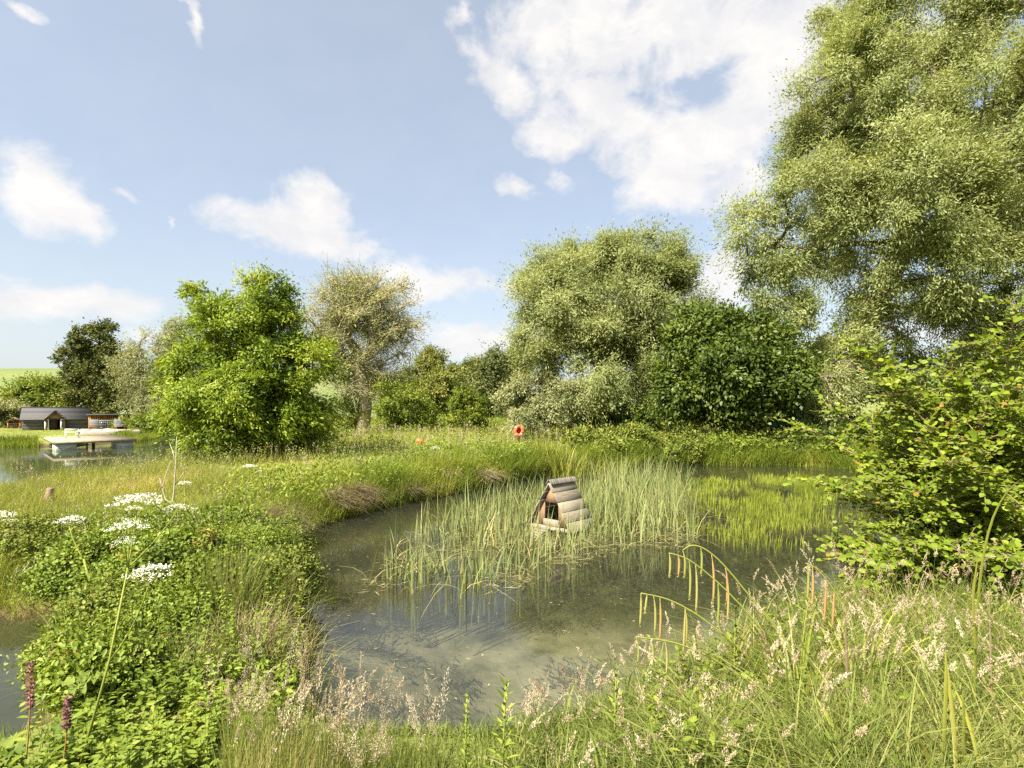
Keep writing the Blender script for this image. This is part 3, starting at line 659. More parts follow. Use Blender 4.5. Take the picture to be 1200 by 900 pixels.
def build_patio():
    a = Acc(); a.box((0, 0, -.15), (3.6, 7.5, .44), bev=.02)
    for i in range(5): a.box((-1.44+.72*i, 0, .075), (.68, 7.4, .02), r=random.random(), bev=.005)
    o = a.build('patio', M['patio']); o.location = (X(128, 41), 41, .46); o.rotation_euler = (0, 0, .62); tag(o, 'pale pinkish paved terrace between jetty and hot tub', 'terrace')
    for k, (px, Y, lab) in enumerate([(110, 42.5, 'grey cushioned sun lounger on the terrace left of the hot tub'), (140, 42.5, 'grey cushioned sun lounger on the terrace below the orange side wall')]):
        t = empty('sun_lounger', (X(px, Y), Y, .54), .62+.1*k); tag(t, lab, 'sun lounger', 'sun loungers on the terrace')
        f = Acc(); f.box((0, 0, .22), (.62, 1.3, .05)); f.build('frame', M['post'], t)
        for x in (-.26, .26):
            for y in (-.55, .55): l = Acc(); l.box((x, y, .1), (.05, .05, .2)); l.build('leg', M['post'], t)
        c = Acc(); c.box((0, -.1, .29), (.58, 1.1, .09), bev=.03); c.build('seat_cushion', M['cushion'], t)
        b = Acc(); b.box((0, .62, .48), (.58, .09, .55), rx=-.5, bev=.03); b.build('backrest', M['cushion'], t)
build_patio()
def build_jetty():
    A = Vector((-21.9, 26.6, 0)); B = Vector((-19.6, 28.8, 0)); rz = math.atan2(B.y-A.y, B.x-A.x); w = (B-A).length; mid = (A+B)/2
    o = empty('jetty', (mid.x, mid.y, 0), rz); tag(o, 'weathered timber jetty on pale floats reaching into the lake', 'jetty')
    d = Acc(); n = 28; Ld = 5.4
    for i in range(n): d.box((random.uniform(-.02, .02), (i+.5)*Ld/n, .46), (w+.12, Ld/n-.012, .045), r=random.random())
    d.build('deck', M['deck'], o)
    e = Acc(); e.box((0, -.02, .40), (w+.16, .05, .13)); e.box((-w/2-.06, Ld/2, .40), (.05, Ld, .11)); e.box((w/2+.06, Ld/2, .40), (.05, Ld, .11)); e.build('edge_beam', M['deck'], o)
    for x in (-w/2+.42, w/2-.38):
        f = Acc(); f.box((x, 1.0, .12), (.80 if x < 0 else .68, 1.9, .46), bev=.03)
        f.box((x, .042, .12), (.80, .02, .04), r=.2); f.build('float', M['whitepaint'], o)
    for x, y in ((-.35, .3), (.15, 2.5), (1.3, 4.2), (-1.3, 4.2), (.5, 5.1)):
        p = Acc(); p.tube([(x, y, -.6), (x, y, .44)], .05, 8); p.build('post', M['post'], o)
    t = empty('bench', (X(85, 29.6), 29.6, .484), rz); tag(t, 'small pale painted bench on the left of the jetty', 'bench')
    s = Acc()
    for i in range(3): s.box((0, -.14+i*.14, .30), (.62, .12, .03))
    s.build('seat', M['paint'], t)
    for x in (-.28, .28):
        for y in (-.15, .15): l = Acc(); l.box((x, y, .14), (.045, .045, .28)); l.build('leg', M['paint'], t)
    b = Acc(); b.box((0, .2, .44), (.62, .03, .08)); b.box((-.28, .2, .36), (.04, .03, .2)); b.box((.28, .2, .36), (.04, .03, .2)); b.build('backrest', M['paint'], t)
build_jetty()
def build_hut():
    Y = 51; o = empty('log_store', (X(17, Y), Y, .14), .6); tag(o, 'tiny orange brown timber log store left of the cabin', 'log store')
    a = Acc()
    for s in (-1, 1): a.box((s*.42, 0, .42), (.06, .6, .84))
    a.box((0, .28, .42), (.8, .04, .84)); a.build('frame', M['larch'], o)
    r = Acc(); r.box((-.26, 0, 1.0), (.66, .8, .05), ry=-.6); r.box((.26, 0, 1.0), (.66, .8, .05), ry=.6); r.build('roof', M['orangewood'], o)
    l = Acc()
    for i in range(6):
        for j in range(5): l.tube([(-.33+i*.13, -.26, .08+j*.14), (-.33+i*.13, .24, .08+j*.14)], .06, 7, random.random())
    l.build('logs', M['post'], o)
build_hut()

# ---------------------------------------------------------------- things on and round the pond
def build_duck_house():
    o = empty('duck_house', (X(646, 8.75), 8.75, .10), -.764)
    tag(o, 'small weathered wooden duck house with steep plank roof standing among the pond reeds', 'duck house')
    hw, h, Ld = .36, .64, .52
    f = Acc()     # front: upper triangle, jambs and a low sill around the opening
    def slab(pts, y0, y1, r=.5):
        n = len(pts); v = [(x, y0, z) for x, z in pts]+[(x, y1, z) for x, z in pts]; i = np.arange(n); j = (i+1) % n
        f.add(v, [i[::-1][None], (i+n)[None], np.stack([i, i+n, j+n, j], 1)[:, ::-1]], r)
    e = lambda z: hw*(1-z/h)
    slab([(-e(.36), .36), (e(.36), .36), (0, h)], 0, .022, .75)
    slab([(-e(.0), 0), (-.135, 0), (-.135, .36), (-e(.36), .36)], .0, .022, .35)
    slab([(.145, 0), (e(0), 0), (e(.36), .36), (.145, .36)], .0, .022, .55)
    f.build('front_wall', M['orangewood'], o)
    f = Acc(); slab([(-.15, -.04), (.17, -.04), (.17, .10), (-.15, .10)], -.022, -.002, .6); f.build('sill_board', M['weathered'], o)
    f = Acc(); slab([(-hw, 0), (hw, 0), (0, h)], Ld-.02, Ld); f.build('back_wall', M['interior_shade'], o)  # coloured dark, as the shade seen through the front opening
    L = math.hypot(hw+.07, h+.08); an = math.atan2(h+.08, hw+.07); top = h+.035
    for s in (-1, 1):
        r = Acc(); n = 5
        for i in range(n):
            t = (i+.5)/n
            r.box((s*(hw+.09)*t, Ld/2-.01+random.uniform(-.008, .008), top-(h+.09)*t), (L/n*.965, Ld+.12+random.uniform(-.015, .03), .016), ry=s*(an-.015), rz=random.uniform(-.012, .012), r=random.random(), bev=.003)
        r.build('roof_slope', M['weathered'], o)
    r = Acc()
    for i in range(13):
        y = -.065+i*.052
        for s in (-1, 1): r.box((s*.034, y+.02, top+.012), (.088, .046, .014), ry=s*an*.92, r=random.random(), bev=.003)
    r.build('ridge_cap', M['ridgewood'], o)
    f = Acc()
    for i in range(7): f.box((-.345+i*.115, Ld/2-.02, -.03), (.108, Ld+.20, .03), r=random.random(), bev=.004)
    f.build('platform', M['weathered'], o)
    for x in (-.3, .3):
        for y in (0, Ld): p = Acc(); p.tube([(x, y, -.75), (x, y, -.03)], .035, 8); p.build('leg', M['post'], o)
    g = Acc(); g.box((-.04, -.33, -.07), (.26, .36, .02), rx=.28, bev=.004)
    for i in range(4): g.box((-.04, -.45+i*.08, -.085+i*.023), (.24, .015, .012), rx=.28)
    g.build('ramp', M['weathered'], o)
build_duck_house()

def build_lifebuoy():
    Y = 20; x = X(608, Y); z = Z(505, Y); g = float(ground_h([x], [Y+.1])[0])
    p = empty('post', (x, Y+.14, g)); tag(p, 'wooden post in the meadow grass carrying the orange lifebuoy', 'post')
    a = Acc(); a.box((0, 0, (z+.1-g)/2), (.08, .08, z+.1-g+.2), bev=.01); a.build('shaft', M['post'], p)
    b = Acc(); b.box((0, -.05, z-g), (.30, .02, .34), bev=.008); b.build('backboard', M['redplastic'], p)
    o = empty('lifebuoy', (x, Y, z), .35); tag(o, 'bright orange lifebuoy hanging on its post beyond the reeds', 'lifebuoy')
    an = np.linspace(0, 2*math.pi, 33); a = Acc(); a.tube(np.stack([.145*np.cos(an), an*0, .165*np.sin(an)], 1), .060, 12, cap=False); a.build('ring', M['orangeplastic'], o, smooth=True)
    for q in (.8, 2.4, 3.9, 5.5):
        b = Acc(); t = np.linspace(q-.12, q+.12, 5); b.tube(np.stack([.145*np.cos(t), t*0, .165*np.sin(t)], 1), .0625, 12); b.build('band', M['whitepaint'], o, smooth=True)
    Y = 18; x = X(492, Y); z = Z(517, Y); g = float(ground_h([x], [Y])[0])
    o = empty('marker_float', (x, Y, g)); tag(o, 'small orange float on a stick in the meadow grass left of the lifebuoy', 'float')
    s = Acc(); s.tube([(0, 0, -.2), (0, 0, z-g-.05)], .018, 6); s.build('stick', M['post'], o)
    b = Acc(); t = np.linspace(-math.pi/2, math.pi/2, 10); b.tube(np.stack([.02*t, t*0, z-g+.085*np.sin(t)], 1), .125*np.cos(t)+.004, 14); b.build('float_body', M['orangeplastic'], o, smooth=True)
build_lifebuoy()
def build_bin():
    Y = 23.6; x = X(918, Y); g = float(ground_h([x], [Y])[0]); o = empty('metal_tank', (x, Y, g), .12)
    tag(o, 'green painted steel tank behind the bank scrub right of the leaning trunk', 'tank')
    a = Acc(); a.box((0, 0, .56), (1.8, .9, 1.02), bev=.04)
    for i in range(7): a.box((-.75+i*.25, -.46, .56), (.05, .05, .94), bev=.01)
    a.build('body', M['teal'], o); r = Acc(); r.box((0, 0, 1.10), (1.92, 1.0, .07), bev=.02); r.build('rim', M['teal'], o)
    for s in (-1, 1): l = Acc(); l.box((s*.7, 0, .02), (.12, .8, .10)); l.build('skid', M['tub'], o)
build_bin()
def build_stump_and_sapling():
    Y = 8.9; x = X(58, Y); g = float(ground_h([x], [Y])[0]); a = Acc()
    a.tube([(x, Y, g-.2), (x, Y, g+.18), (x+.01, Y, g+.33), (x+.01, Y, g+.345)], [.055, .055, .052, .044], 9)
    o = a.build('stump_post', M['post'], origin=(x, Y, g)); tag(o, 'short brown wooden stake in the lakeside grass', 'stake')
    Y = 7.4; a = Acc(); b = [P(202, 640, Y), P(201, 605, Y), P(204, 575, Y), P(206, 545, Y), P(207, 512, Y)]
    a.tube(b, [.015, .013, .010, .007, .003], 7)
    for br in ([(203,592),(194,585),(190,572),(194,557),(200,540)], [(204,570),(214,556),(218,548)], [(202,600),(190,594),(182,592)], [(206,545),(203,530),(199,520)], [(190,572),(187,560)]):
        a.tube([P(px, py, Y+.05*i) for i, (px, py) in enumerate(br)], np.linspace(.008, .003, len(br)), 6)
    g = P(202, 640, Y); o = a.build('dead_sapling', M['driftwood'], origin=g, smooth=True); tag(o, 'bare grey dead sapling standing above the brambles at left', 'dead tree')
    for k, (pts, lab) in enumerate([([(-30,735),(10,715),(30,700),(45,688)], 'lower bleached dead branch leaning over the inlet at the left edge'),
                                    ([(-30,700),(0,690),(22,676),(34,660)], 'upper bleached dead branch among brambles at the left edge')]):
        a = Acc(); q = [P(px, py, 5.25+.1*i) for i, (px, py) in enumerate(pts)]; a.tube(q, [.02, .017, .012, .005], 7)
        for j in (1, 2): a.tube([q[j], np.array(q[j])+[.10, .05, .09], np.array(q[j])+[.16, .02, .22]], [.01, .007, .003], 5)
        o = a.build('dead_branch', M['driftwood'], origin=q[0], smooth=True); tag(o, lab, 'branch', 'dead branches at the inlet')
build_stump_and_sapling()

# ---------------------------------------------------------------- hazel, brambles, clumps
def build_hazel():
    rng = np.random.default_rng(77); base = np.array([4.75, 5.25, .12]); base[2] = float(ground_h([base[0]], [base[1]])[0])
    tips = [(990,398,5.6),(1022,415,5.5),(1062,432,5.1),(1110,415,5.6),(1150,395,5.2),(1188,356,4.7),(1235,345,4.6),(1290,400,4.6),(935,500,6.0),(962,470,5.9),(948,560,5.8),(965,640,5.2),(985,690,4.8),(1030,480,5.3),(1085,500,4.9),
            (1130,470,5.0),(1175,450,4.6),(1220,470,4.3),(1010,560,5.3),(1055,585,4.9),(1105,560,4.6),(1150,560,4.4),(1195,590,4.2),(1015,650,4.9),(1075,660,4.5),(1135,650,4.3),(1180,660,4.1),(1250,560,4.2),(1270,650,4.2),(1000,610,5.4),(1040,700,4.5),(1200,400,5.2),(1090,460,5.6),
            (1160,500,5.4),(1230,520,5.2),(1120,620,5.0),(1060,540,5.5),(1190,540,4.9),(1100,700,4.4),(1300,500,4.5)]
    tips += [(rng.uniform(1010, 1290), rng.uniform(440, 700), rng.uniform(4.2, 5.7)) for _ in range(34)]
    tips += [(rng.uniform(985, 1270), rng.uniform(650, 745), rng.uniform(3.9, 4.9)) for _ in range(20)]
    st, lv = Acc(), Acc(); C, D, Nn, Ls, R = [], [], [], [], []
    for px, py, Y in tips:
        e = np.array(P(px, py, Y)); b = base+np.array([rng.normal()*.18, rng.normal()*.18, -.05]); L = np.linalg.norm(e-b)
        m = b*.55+e*.45+np.array([0, 0, .18*L]); t = np.linspace(0, 1, 14)[:, None]
        c = (1-t)**2*b+2*t*(1-t)*m+t*t*e; c[1:-1] += rng.normal(size=(12, 3))*.012
        st.tube(c, np.linspace(.012, .003, 14)*(.6+.2*L), 6, rng.random())
        ntw = int(L*38)
        for j in range(ntw):
            u = rng.uniform(.28, 1.0); q = c[min(int(u*13), 12)]*(1-(u*13) % 1)+c[min(int(u*13)+1, 13)]*((u*13) % 1)
            ax = nrm((c[min(int(u*13)+1, 13)]-c[max(int(u*13)-1, 0)])[None])[0]
            d = nrm((ax*.6+rng.normal(size=3)*np.array([1, 1, .35])+[0, 0, .12])[None])[0]; tl = rng.uniform(.14, .46)*(1.1-.5*u)
            n = max(3, int(tl/.038)); tt = (np.arange(n)+.7)/n
            pts = q+d*tl*tt[:, None]; pts[:, 2] -= .18*tl*tt**2
            st.tube(np.concatenate([q[None], pts[[n//2, n-1]]]), [.0035, .0028, .0015], 4, .6, cap=False)
            side = nrm(np.cross(d, [0, 0, 1])[None])[0]; sg = np.where(np.arange(n) % 2, 1, -1)[:, None]
            ld = nrm(d*.65+side*sg*.8+rng.normal(size=(n, 3))*.22+np.array([0, 0, -.12])); ld[-1] = d
            C.append(pts); D.append(ld); Nn.append(nrm(np.array([-.25, -.5, .85])+rng.normal(size=(n, 3))*.5))
            f = (.65+.35*rng.random(n))*(1-.35*tt); Ls.append(.082*f); rr = np.clip(.45+.2*rng.normal()+.13*rng.normal(size=n), 0, .92)
            if u > .9 and rng.random() < .10: rr[-1:] = 1.0
            R.append(rr)
    C, D, Nn, Ls, R = map(np.concatenate, (C, D, Nn, Ls, R))
    lv.leaves(C, D, Nn, Ls, Ls*.78, .12, True, R)
    o = empty('hazel_bush', tuple(base)); tag(o, 'large hazel bush with broad bright leaves leaning over the pond at right', 'bush')
    st.build('stem', M['twig'], o, origin=base, smooth=True); lv.build('foliage', M['hazel'], o, origin=base)
build_hazel()

BR = [(130,668,62,40,5.5,'bramble mound at the back left of the islet below the dead sapling'), (205,672,66,46,5.2,'tallest leafy bramble mound in the middle of the islet'),
      (292,660,48,40,5.6,'bramble mound on the islet beside the pond bend'), (138,745,50,46,4.45,'bramble mound hanging over the inlet'),
      (205,770,60,52,4.15,'front bramble mound of the islet behind the tall hogweed'), (262,705,52,48,4.8,'bramble mound behind the yellowish rush clump'),
      (95,790,34,30,3.75,'small bramble mound at the inlet corner behind the woundwort'), (125,815,42,28,3.35,'low bramble mound behind the broad leaved plant'),
      (330,690,26,34,5.3,'pale leafy shrub at the pond corner of the islet'), (30,655,58,34,6.3,'dark bramble mound behind the inlet at left'),
      (95,640,44,24,6.9,'low bramble mound under the wooden stake'), (-55,665,60,40,6.2,'bramble mound at the left frame edge'), (185,628,60,20,6.9,'low bramble mound at the foot of the dead sapling'),
      (268,625,46,18,7.2,'low bramble mound where the islet joins the lake bank'), (330,628,26,16,7.6,'small bramble mound at the pond shore bend')]
for k, (px, py, rx, ry, Yd, lab) in enumerate(BR):
    s = Yd/F
    tree('bramble_bush', lab, 'bramble', px, Yd, [(px,py,rx,ry,0), (px-rx*.55,py+ry*.4,rx*.55,ry*.6,-.15), (px+rx*.55,py+ry*.35,rx*.55,ry*.65,-.1), (px,py+ry*.6,rx*.8,ry*.5,-.3)], M['scrub' if 'pale' in lab else ('bramble', 'bramble', 'nettle', 'scrub', 'bramble', 'bush')[k % 6]], M['redstem'],
         pr(int(85+rx*1.2), (.15), 15, 24, (.030, .036, .026, .032)[k % 4], (.022, .026, .014, .022)[k % 4], .05, inner=.15, oval=True, spread=.22), .012, group='bramble mounds around the inlet', seed=80+k)

def clump(name, label, cat, x, y, n, h, w, rad, bendr, mat, group=None, seed=1, seg=4, out=.6, z=None):
    rng = np.random.default_rng(seed); a = Acc(); an = rng.uniform(0, 2*math.pi, n); rr = rad*np.sqrt(rng.random(n))
    b = np.stack([x+rr*np.cos(an), y+rr*np.sin(an), np.zeros(n)], 1); b[:, 2] = ground_h(b[:, 0], b[:, 1]) if z is None else z
    ln = nrm(np.stack([np.cos(an)*out+rng.normal(size=n)*.5, np.sin(an)*out+rng.normal(size=n)*.5], 1))
    a.blades(b, h*rng.uniform(.55, 1.1, n), w*rng.uniform(.7, 1.2, n), ln, rng.uniform(*bendr, n), seg, np.clip(rng.normal(.5, .25, n), 0, 1))
    o0 = (x, y, float(b[:, 2].mean())); o = a.build(name, mat, origin=o0); return tag(o, label, cat, group)
clump('rush_clump', 'tall yellowish green rush clump on the islet beside the pond', 'rushes', X(268, 4.35), 4.35, 420, .80, .006, .16, (.05, .5), M['grass'], seed=5)
clump('rush_clump', 'smaller arching rush clump at the water in front of the pale leafy shrub', 'rushes', X(325, 4.75), 4.75, 260, .6, .006, .15, (.1, .7), M['grass'], seed=6)
clump('dead_tussock', 'straw coloured dead grass tussock below the tall rush clump', 'tussock', X(285, 3.95), 3.95, 330, .42, .006, .16, (.5, 1.5), M['straw'], seed=7)
for k, (px, Yd, h, lab) in enumerate([(640, 15.9, 1.35, 'tall sword leaved clump at the far shore left of the duck house ridge'), (662, 15.8, 1.5, 'tallest sword leaved clump directly behind the duck house'),
                                      (690, 16.2, 1.25, 'sword leaved clump at the far shore right of the duck house'), (722, 16.8, 1.0, 'low sword leaved clump at the far shore near the scrub mounds')]):
    clump('iris_clump', lab, 'waterside plant', X(px, Yd), Yd+.45, 130, h, .035, .42, (.08, .45), M['sword'], 'sword leaved clumps on the far shore', 20+k)

# ---------------------------------------------------------------- flowering plants in the foreground
def umbel(acc_s, c, rad, rng, tilt=(0, 0)):
    """one flat flower head: rays and dome of tiny white florets; returns the floret mesh"""
    a = Acc(); c = np.array(c, float); n = max(10, int(15*min(1, rad/.08))); k = np.arange(n)
    rr = rad*np.sqrt((k+.5)/n)*.92; an = k*2.39996
    cen = c+np.stack([rr*np.cos(an), rr*np.sin(an), -.42*rr**2/rad+tilt[0]*rr*np.cos(an)+tilt[1]*rr*np.sin(an)+rng.normal(size=n)*.004], 1)
    hub = c-np.array([0, 0, rad*.55]); m = np.stack([hub*.5+cen*.5-[0, 0, rad*.10]]*1)[0]
    acc_s.segs(np.repeat(hub[None], n, 0), m, rad*.016, rad*.012, 4); acc_s.segs(m, cen, rad*.012, rad*.010, 4)
    f = 26; ci = np.repeat(np.arange(n), f); q = rng.uniform(0, 2*math.pi, n*f); r2 = np.sqrt(rng.random(n*f))*rad*(.26 if rad > .06 else .36)
    p = cen[ci]+np.stack([r2*np.cos(q), r2*np.sin(q), .010+rng.normal(size=n*f)*.0035-r2**2*2], 1)
    a.leaves(p, np.stack([np.cos(q), np.sin(q), rng.normal(size=n*f)*.25], 1), nrm(np.array([0, 0, 1.])+rng.normal(size=(n*f, 3))*.35), rad*.085, rad*.07, .05, False, np.clip(rng.normal(.6, .3, n*f), 0, 1))
    return a, hub
def hogweed(label, base, heads, joints, r0, rng, group='hogweed plants with white umbels', leaf=False):
    o = empty('hogweed', tuple(base)); tag(o, label, 'hogweed', group); st = Acc(); us = []
    j = [np.array(q, float) for q in joints]; pts = [np.array(base, float)]+j; st.tube(pts, np.linspace(r0, r0*.7, len(pts)), 9)
    for (c, rad, ji, tilt) in heads:
        a, hub = umbel(st, c, rad, rng, tilt); s = pts[ji]; mid = s*.5+hub*.5+np.array([(hub-s)[0]*.12, 0, -.03])
        t = np.linspace(0, 1, 6)[:, None]; cv = (1-t)**2*s+2*t*(1-t)*mid+t*t*hub; st.tube(cv, np.linspace(r0*.62, r0*.42, 6), 7); us.append(a)
    if leaf:
        lv = Acc()
        for q in pts[1:]:
            for s in (0, 1):
                d = nrm(np.array([[rng.normal(), rng.normal(), .5]])); tip = q+d[0]*r0*14
                st.tube([q, q*.5+tip*.5, tip], [r0*.5, r0*.35, r0*.2], 5)
                n = 7; dd = nrm(d+rng.normal(size=(n, 3))*.7); lv.leaves(np.repeat(tip[None], n, 0)-d*r0*3*rng.random((n, 1)), dd, nrm(rng.normal(size=(n, 3))*.4+[0, 0, 1]), r0*13, r0*6, .2, True, rng.random(n))
        lv.build('leaf', M['dock'], o, origin=base)
    st.build('stem', M['stem'], o, origin=base, smooth=True)
    for a in us: a.build('umbel', M['white'], o, origin=base)
rg = np.random.default_rng(9)
Yh = 2.45
hogweed('tallest hogweed with several white umbels rising from the near left bank', P(92, 905, 2.25), [
    (P(160, 583, Yh), .105, 2, (0, .1)), (P(151, 614, Yh-.05), .082, 2, (.05, 0)), (P(146, 634, Yh-.15), .048, 2, (0, 0)), (P(176, 667, 2.2), .082, 1, (.0, .12)), (P(206, 594, 2.7), .055, 2, (.1, .1))],
    [P(128, 775, 2.3), P(150, 665, 2.4)],   .0056, rg)
hogweed('hogweed at the left frame edge with a white umbel cut by the frame', P(-25, 760, 3.0), [(P(-2, 603, 3.2), .085, 1, (0, .1)), (P(-30, 640, 3.1), .06, 1, (0, 0))], [P(-14, 680, 3.1)], .009, rg)
hogweed('hogweed with one small white umbel over the left brambles', P(108, 690, 4.9), [(P(81, 607, 5.0), .12, 1, (.0, .05))], [P(98, 655, 4.95)], .012, rg)
hogweed('hogweed umbel showing above the lakeside grass below the ash', P(290, 590, 9.4), [(P(292, 545, 9.4), .13, 1, (0, 0)), (P(304, 552, 9.6), .06, 1, (0, 0))], [P(291, 565, 9.4)], .012, rg)
hogweed('hogweed with two small umbels right of the dead sapling', P(222, 625, 7.6), [(P(216, 565, 7.8), .10, 1, (0, 0)), (P(224, 596, 7.4), .09, 1, (0, 0))], [P(219, 600, 7.6)], .011, rg)
hogweed('pinkish white hogweed heads above the bank grass left of the lifebuoy', P(512, 545, 14.5), [(P(510, 524, 14.5), .17, 1, (0, .1)), (P(516, 530, 14.4), .16, 1, (0, .3)), (P(507, 532, 14.4), .13, 1, (0, .3))], [P(512, 538, 14.5)], .014, rg)

def spike_herb(label, px, py_tip, py_base, Y, rng, group='purple flowered woundwort stems'):
    b = np.array(P(px-4, py_base, Y)); t = np.array(P(px+2, py_tip, Y)); o = empty('woundwort', tuple(b)); tag(o, label, 'wildflower', group)
    st, fl, lv = Acc(), Acc(), Acc(); H = np.linalg.norm(t-b); u = np.linspace(0, 1, 8)[:, None]; c = b+(t-b)*u+np.array([[.02*H, 0, 0]])*np.sin(u*3); st.tube(c, np.linspace(.0035, .0016, 8), 5)
    at = lambda s: b+(t-b)*s+np.array([.02*H*math.sin(s*3), 0, 0])
    for s in np.linspace(.58, .99, 11):
        n = 12; an = rng.uniform(0, 2*math.pi, n); d = np.stack([np.cos(an), np.sin(an), .3+0*an], 1)
        fl.leaves(at(s)+d*.002, d, nrm(rng.normal(size=(n, 3))+[0, 0, 1]), .024*(1.15-.5*s), .012, .3, False, rng.random(n))
    for i, s in enumerate(np.linspace(.08, .6, 6)):
        an = i*1.57+np.array([0, math.pi]); d = np.stack([np.cos(an), np.sin(an), .05+0*an], 1); lv.leaves(at(s)+d*.004, d, np.array([[0, 0, 1.]]*2), .085*(1.1-s), .036*(1.1-s), .12, True, rng.random(2))
    st.build('stem', M['redstem'], o, origin=b); fl.build('flower_spike', M['purple'], o, origin=b); lv.build('foliage', M['nettle'], o, origin=b)
spike_herb('taller purple flowered woundwort stem at the left frame edge', 33, 776, 905, 2.25, rg)
spike_herb('shorter purple flowered woundwort stem left of the hogweed stem', 77, 818, 905, 2.3, rg)

def dock(label, px, py, Y, n, L, rng):
    b = np.array(P(px, py, Y)); a = Acc(); an = rng.uniform(0, 2*math.pi, n); d = np.stack([np.cos(an), np.sin(an), rng.uniform(.1, .8, n)], 1)
    for i in range(n):      # broad blades on short stalks: curved, waved, folded along the midrib
        u = nrm(d[i:i+1])[0]; s_ = nrm(np.cross(u, [0, 0, 1])[None])[0]; l = L*rng.uniform(.6, 1.1); t = np.linspace(0, 1, 9)
        c = b+u*l*.35+u[None]*(l*t)[:, None]; c[:, 2] -= l*.45*t**2; hw = l*.27*np.sin(np.clip(t*.93+.07, 0, 1)*math.pi)**.6*(1-.25*t); wv = .022*np.sin(t*17+rng.uniform(0, 6))*(t > .05)
        up = np.array([0, 0, 1.]); V = np.stack([c-s_*hw[:, None]+up*(hw*.22+wv)[:, None], c-s_*hw[:, None]*.5+up*(hw*.14)[:, None], c, c+s_*hw[:, None]*.5+up*(hw*.14)[:, None], c+s_*hw[:, None]+up*(hw*.22-wv)[:, None]], 1).reshape(-1, 3)
        k = np.arange(8)[:, None]*5; a.add(V, [k+np.array([[j, j+1, j+6, j+5]]) for j in range(4)], rng.random()); a.tube([b, b+u*l*.35], [.004, .003], 5)
    o = a.build('broad_leaf_plant', M['dock'], origin=b); tag(o, label, 'wild plant', 'broad leaved plants on the near bank')
dock('broad leaved plant with large bright leaves at the islet edge left of the hogweed', 92, 805, 2.95, 9, .13, rg)
dock('broad leaved plant at the bottom left corner', 2, 890, 2.3, 7, .15, rg)
dock('broad leaved plant below the shorter woundwort', 65, 868, 2.5, 6, .12, rg)

def leafy_stem(label, px, pt, pb, Y, rng, n=13, L=.07):
    b = np.array(P(px-3, pb, Y)); t = np.array(P(px, pt, Y)); o = empty('willowherb', tuple(b)); tag(o, label, 'wild plant', 'leafy willowherb stems at the near shore')
    st, lv = Acc(), Acc(); st.tube([b, b*.5+t*.5, t], [.004, .003, .0015], 6)
    for i, s in enumerate(np.linspace(.15, 1, n)):
        an = i*1.4+np.array([0, math.pi]); d = np.stack([np.cos(an), np.sin(an), .3+.9*s+0*an], 1); lv.leaves(np.repeat((b+(t-b)*s)[None], 2, 0), d, np.array([[.1, -.1, 1.]]*2), L*(1.15-.6*s), .017, .15, True, rng.random(2))
    st.build('stem', M['stem'], o, origin=b); lv.build('foliage', M['nettle'], o, origin=b)
leafy_stem('tallest leafy willowherb in front of the pond centre', 592, 803, 925, 2.25, rg, 14, .085)
leafy_stem('slim willowherb left of the tallest one', 547, 818, 925, 2.3, rg, 16, .035)
leafy_stem('willowherb among the seeding grass right of the pond bottom', 722, 785, 900, 2.45, rg, 12, .075)
leafy_stem('willowherb behind the sedge stems', 862, 705, 860, 2.9, rg, 14, .055)

def sedge(label, base, stems, rng, Y, nb=60, lh=.75):
    b = np.array(base, float); o = empty('pendulous_sedge', tuple(b)); tag(o, label, 'sedge', 'pendulous sedges on the near bank')
    st, sp, lv = Acc(), [], Acc()
    for pts, spikes in stems:
        q = np.array([tuple(b)]+[P(x, y, Y) for x, y in pts]); n = 22; s = np.linspace(0, len(q)-1, n); c = np.stack([np.interp(s, np.arange(len(q)), q[:, k]) for k in range(3)], 1)
        for _ in range(3): c[1:-1] = (c[:-2]+2*c[1:-1]+c[2:])/4
        st.tube(c, np.linspace(.0062, .0028, n), 6)
        for (sx, sy0, sy1) in spikes:
            a = Acc(); top = np.array(P(sx, sy0, Y)); i = np.argmin(np.linalg.norm(c-top, axis=1)); top = c[i]; L = (sy1-sy0)/F*Y; u = np.linspace(0, 1, 9); off = rng.uniform(-.012, .012)
            p = top+np.stack([off*np.sin(u*2)+.006*np.sin(u*3.1), .004*u, .014*np.sin(u*math.pi)*(1-u)-L*u], 1)
            a.tube(p, (.0062)*np.array([.25, .35, .7, .95, 1, 1, .95, .8, .35]), 7, rng.random()); m = int(L*900); t = rng.uniform(.25, 1, m)
            cc = np.stack([np.interp(t, u, p[:, k]) for k in range(3)], 1); an = rng.uniform(0, 6.28, m); a.leaves(cc, np.stack([np.cos(an), np.sin(an), -1.2+0*an], 1), nrm(rng.normal(size=(m, 3))), .010, .004, .2, False, rng.random(m))
            sp.append(a)
    n = nb; an = rng.uniform(0, 6.28, n); rr = .10*np.sqrt(rng.random(n)); bb = b+np.stack([rr*np.cos(an), rr*np.sin(an), 0*an], 1)
    lv.blades(bb, lh*rng.uniform(.5, 1.1, n), .014*rng.uniform(.7, 1.2, n), np.stack([np.cos(an), np.sin(an)], 1), rng.uniform(.3, 1.1, n), 6, rng.random(n))
    st.build('stem', M['stem'], o, origin=b, smooth=True); lv.build('foliage', M['sword'], o, origin=b)
    for a in sp: a.build('flower_spike', M['catkin'], o, origin=b)
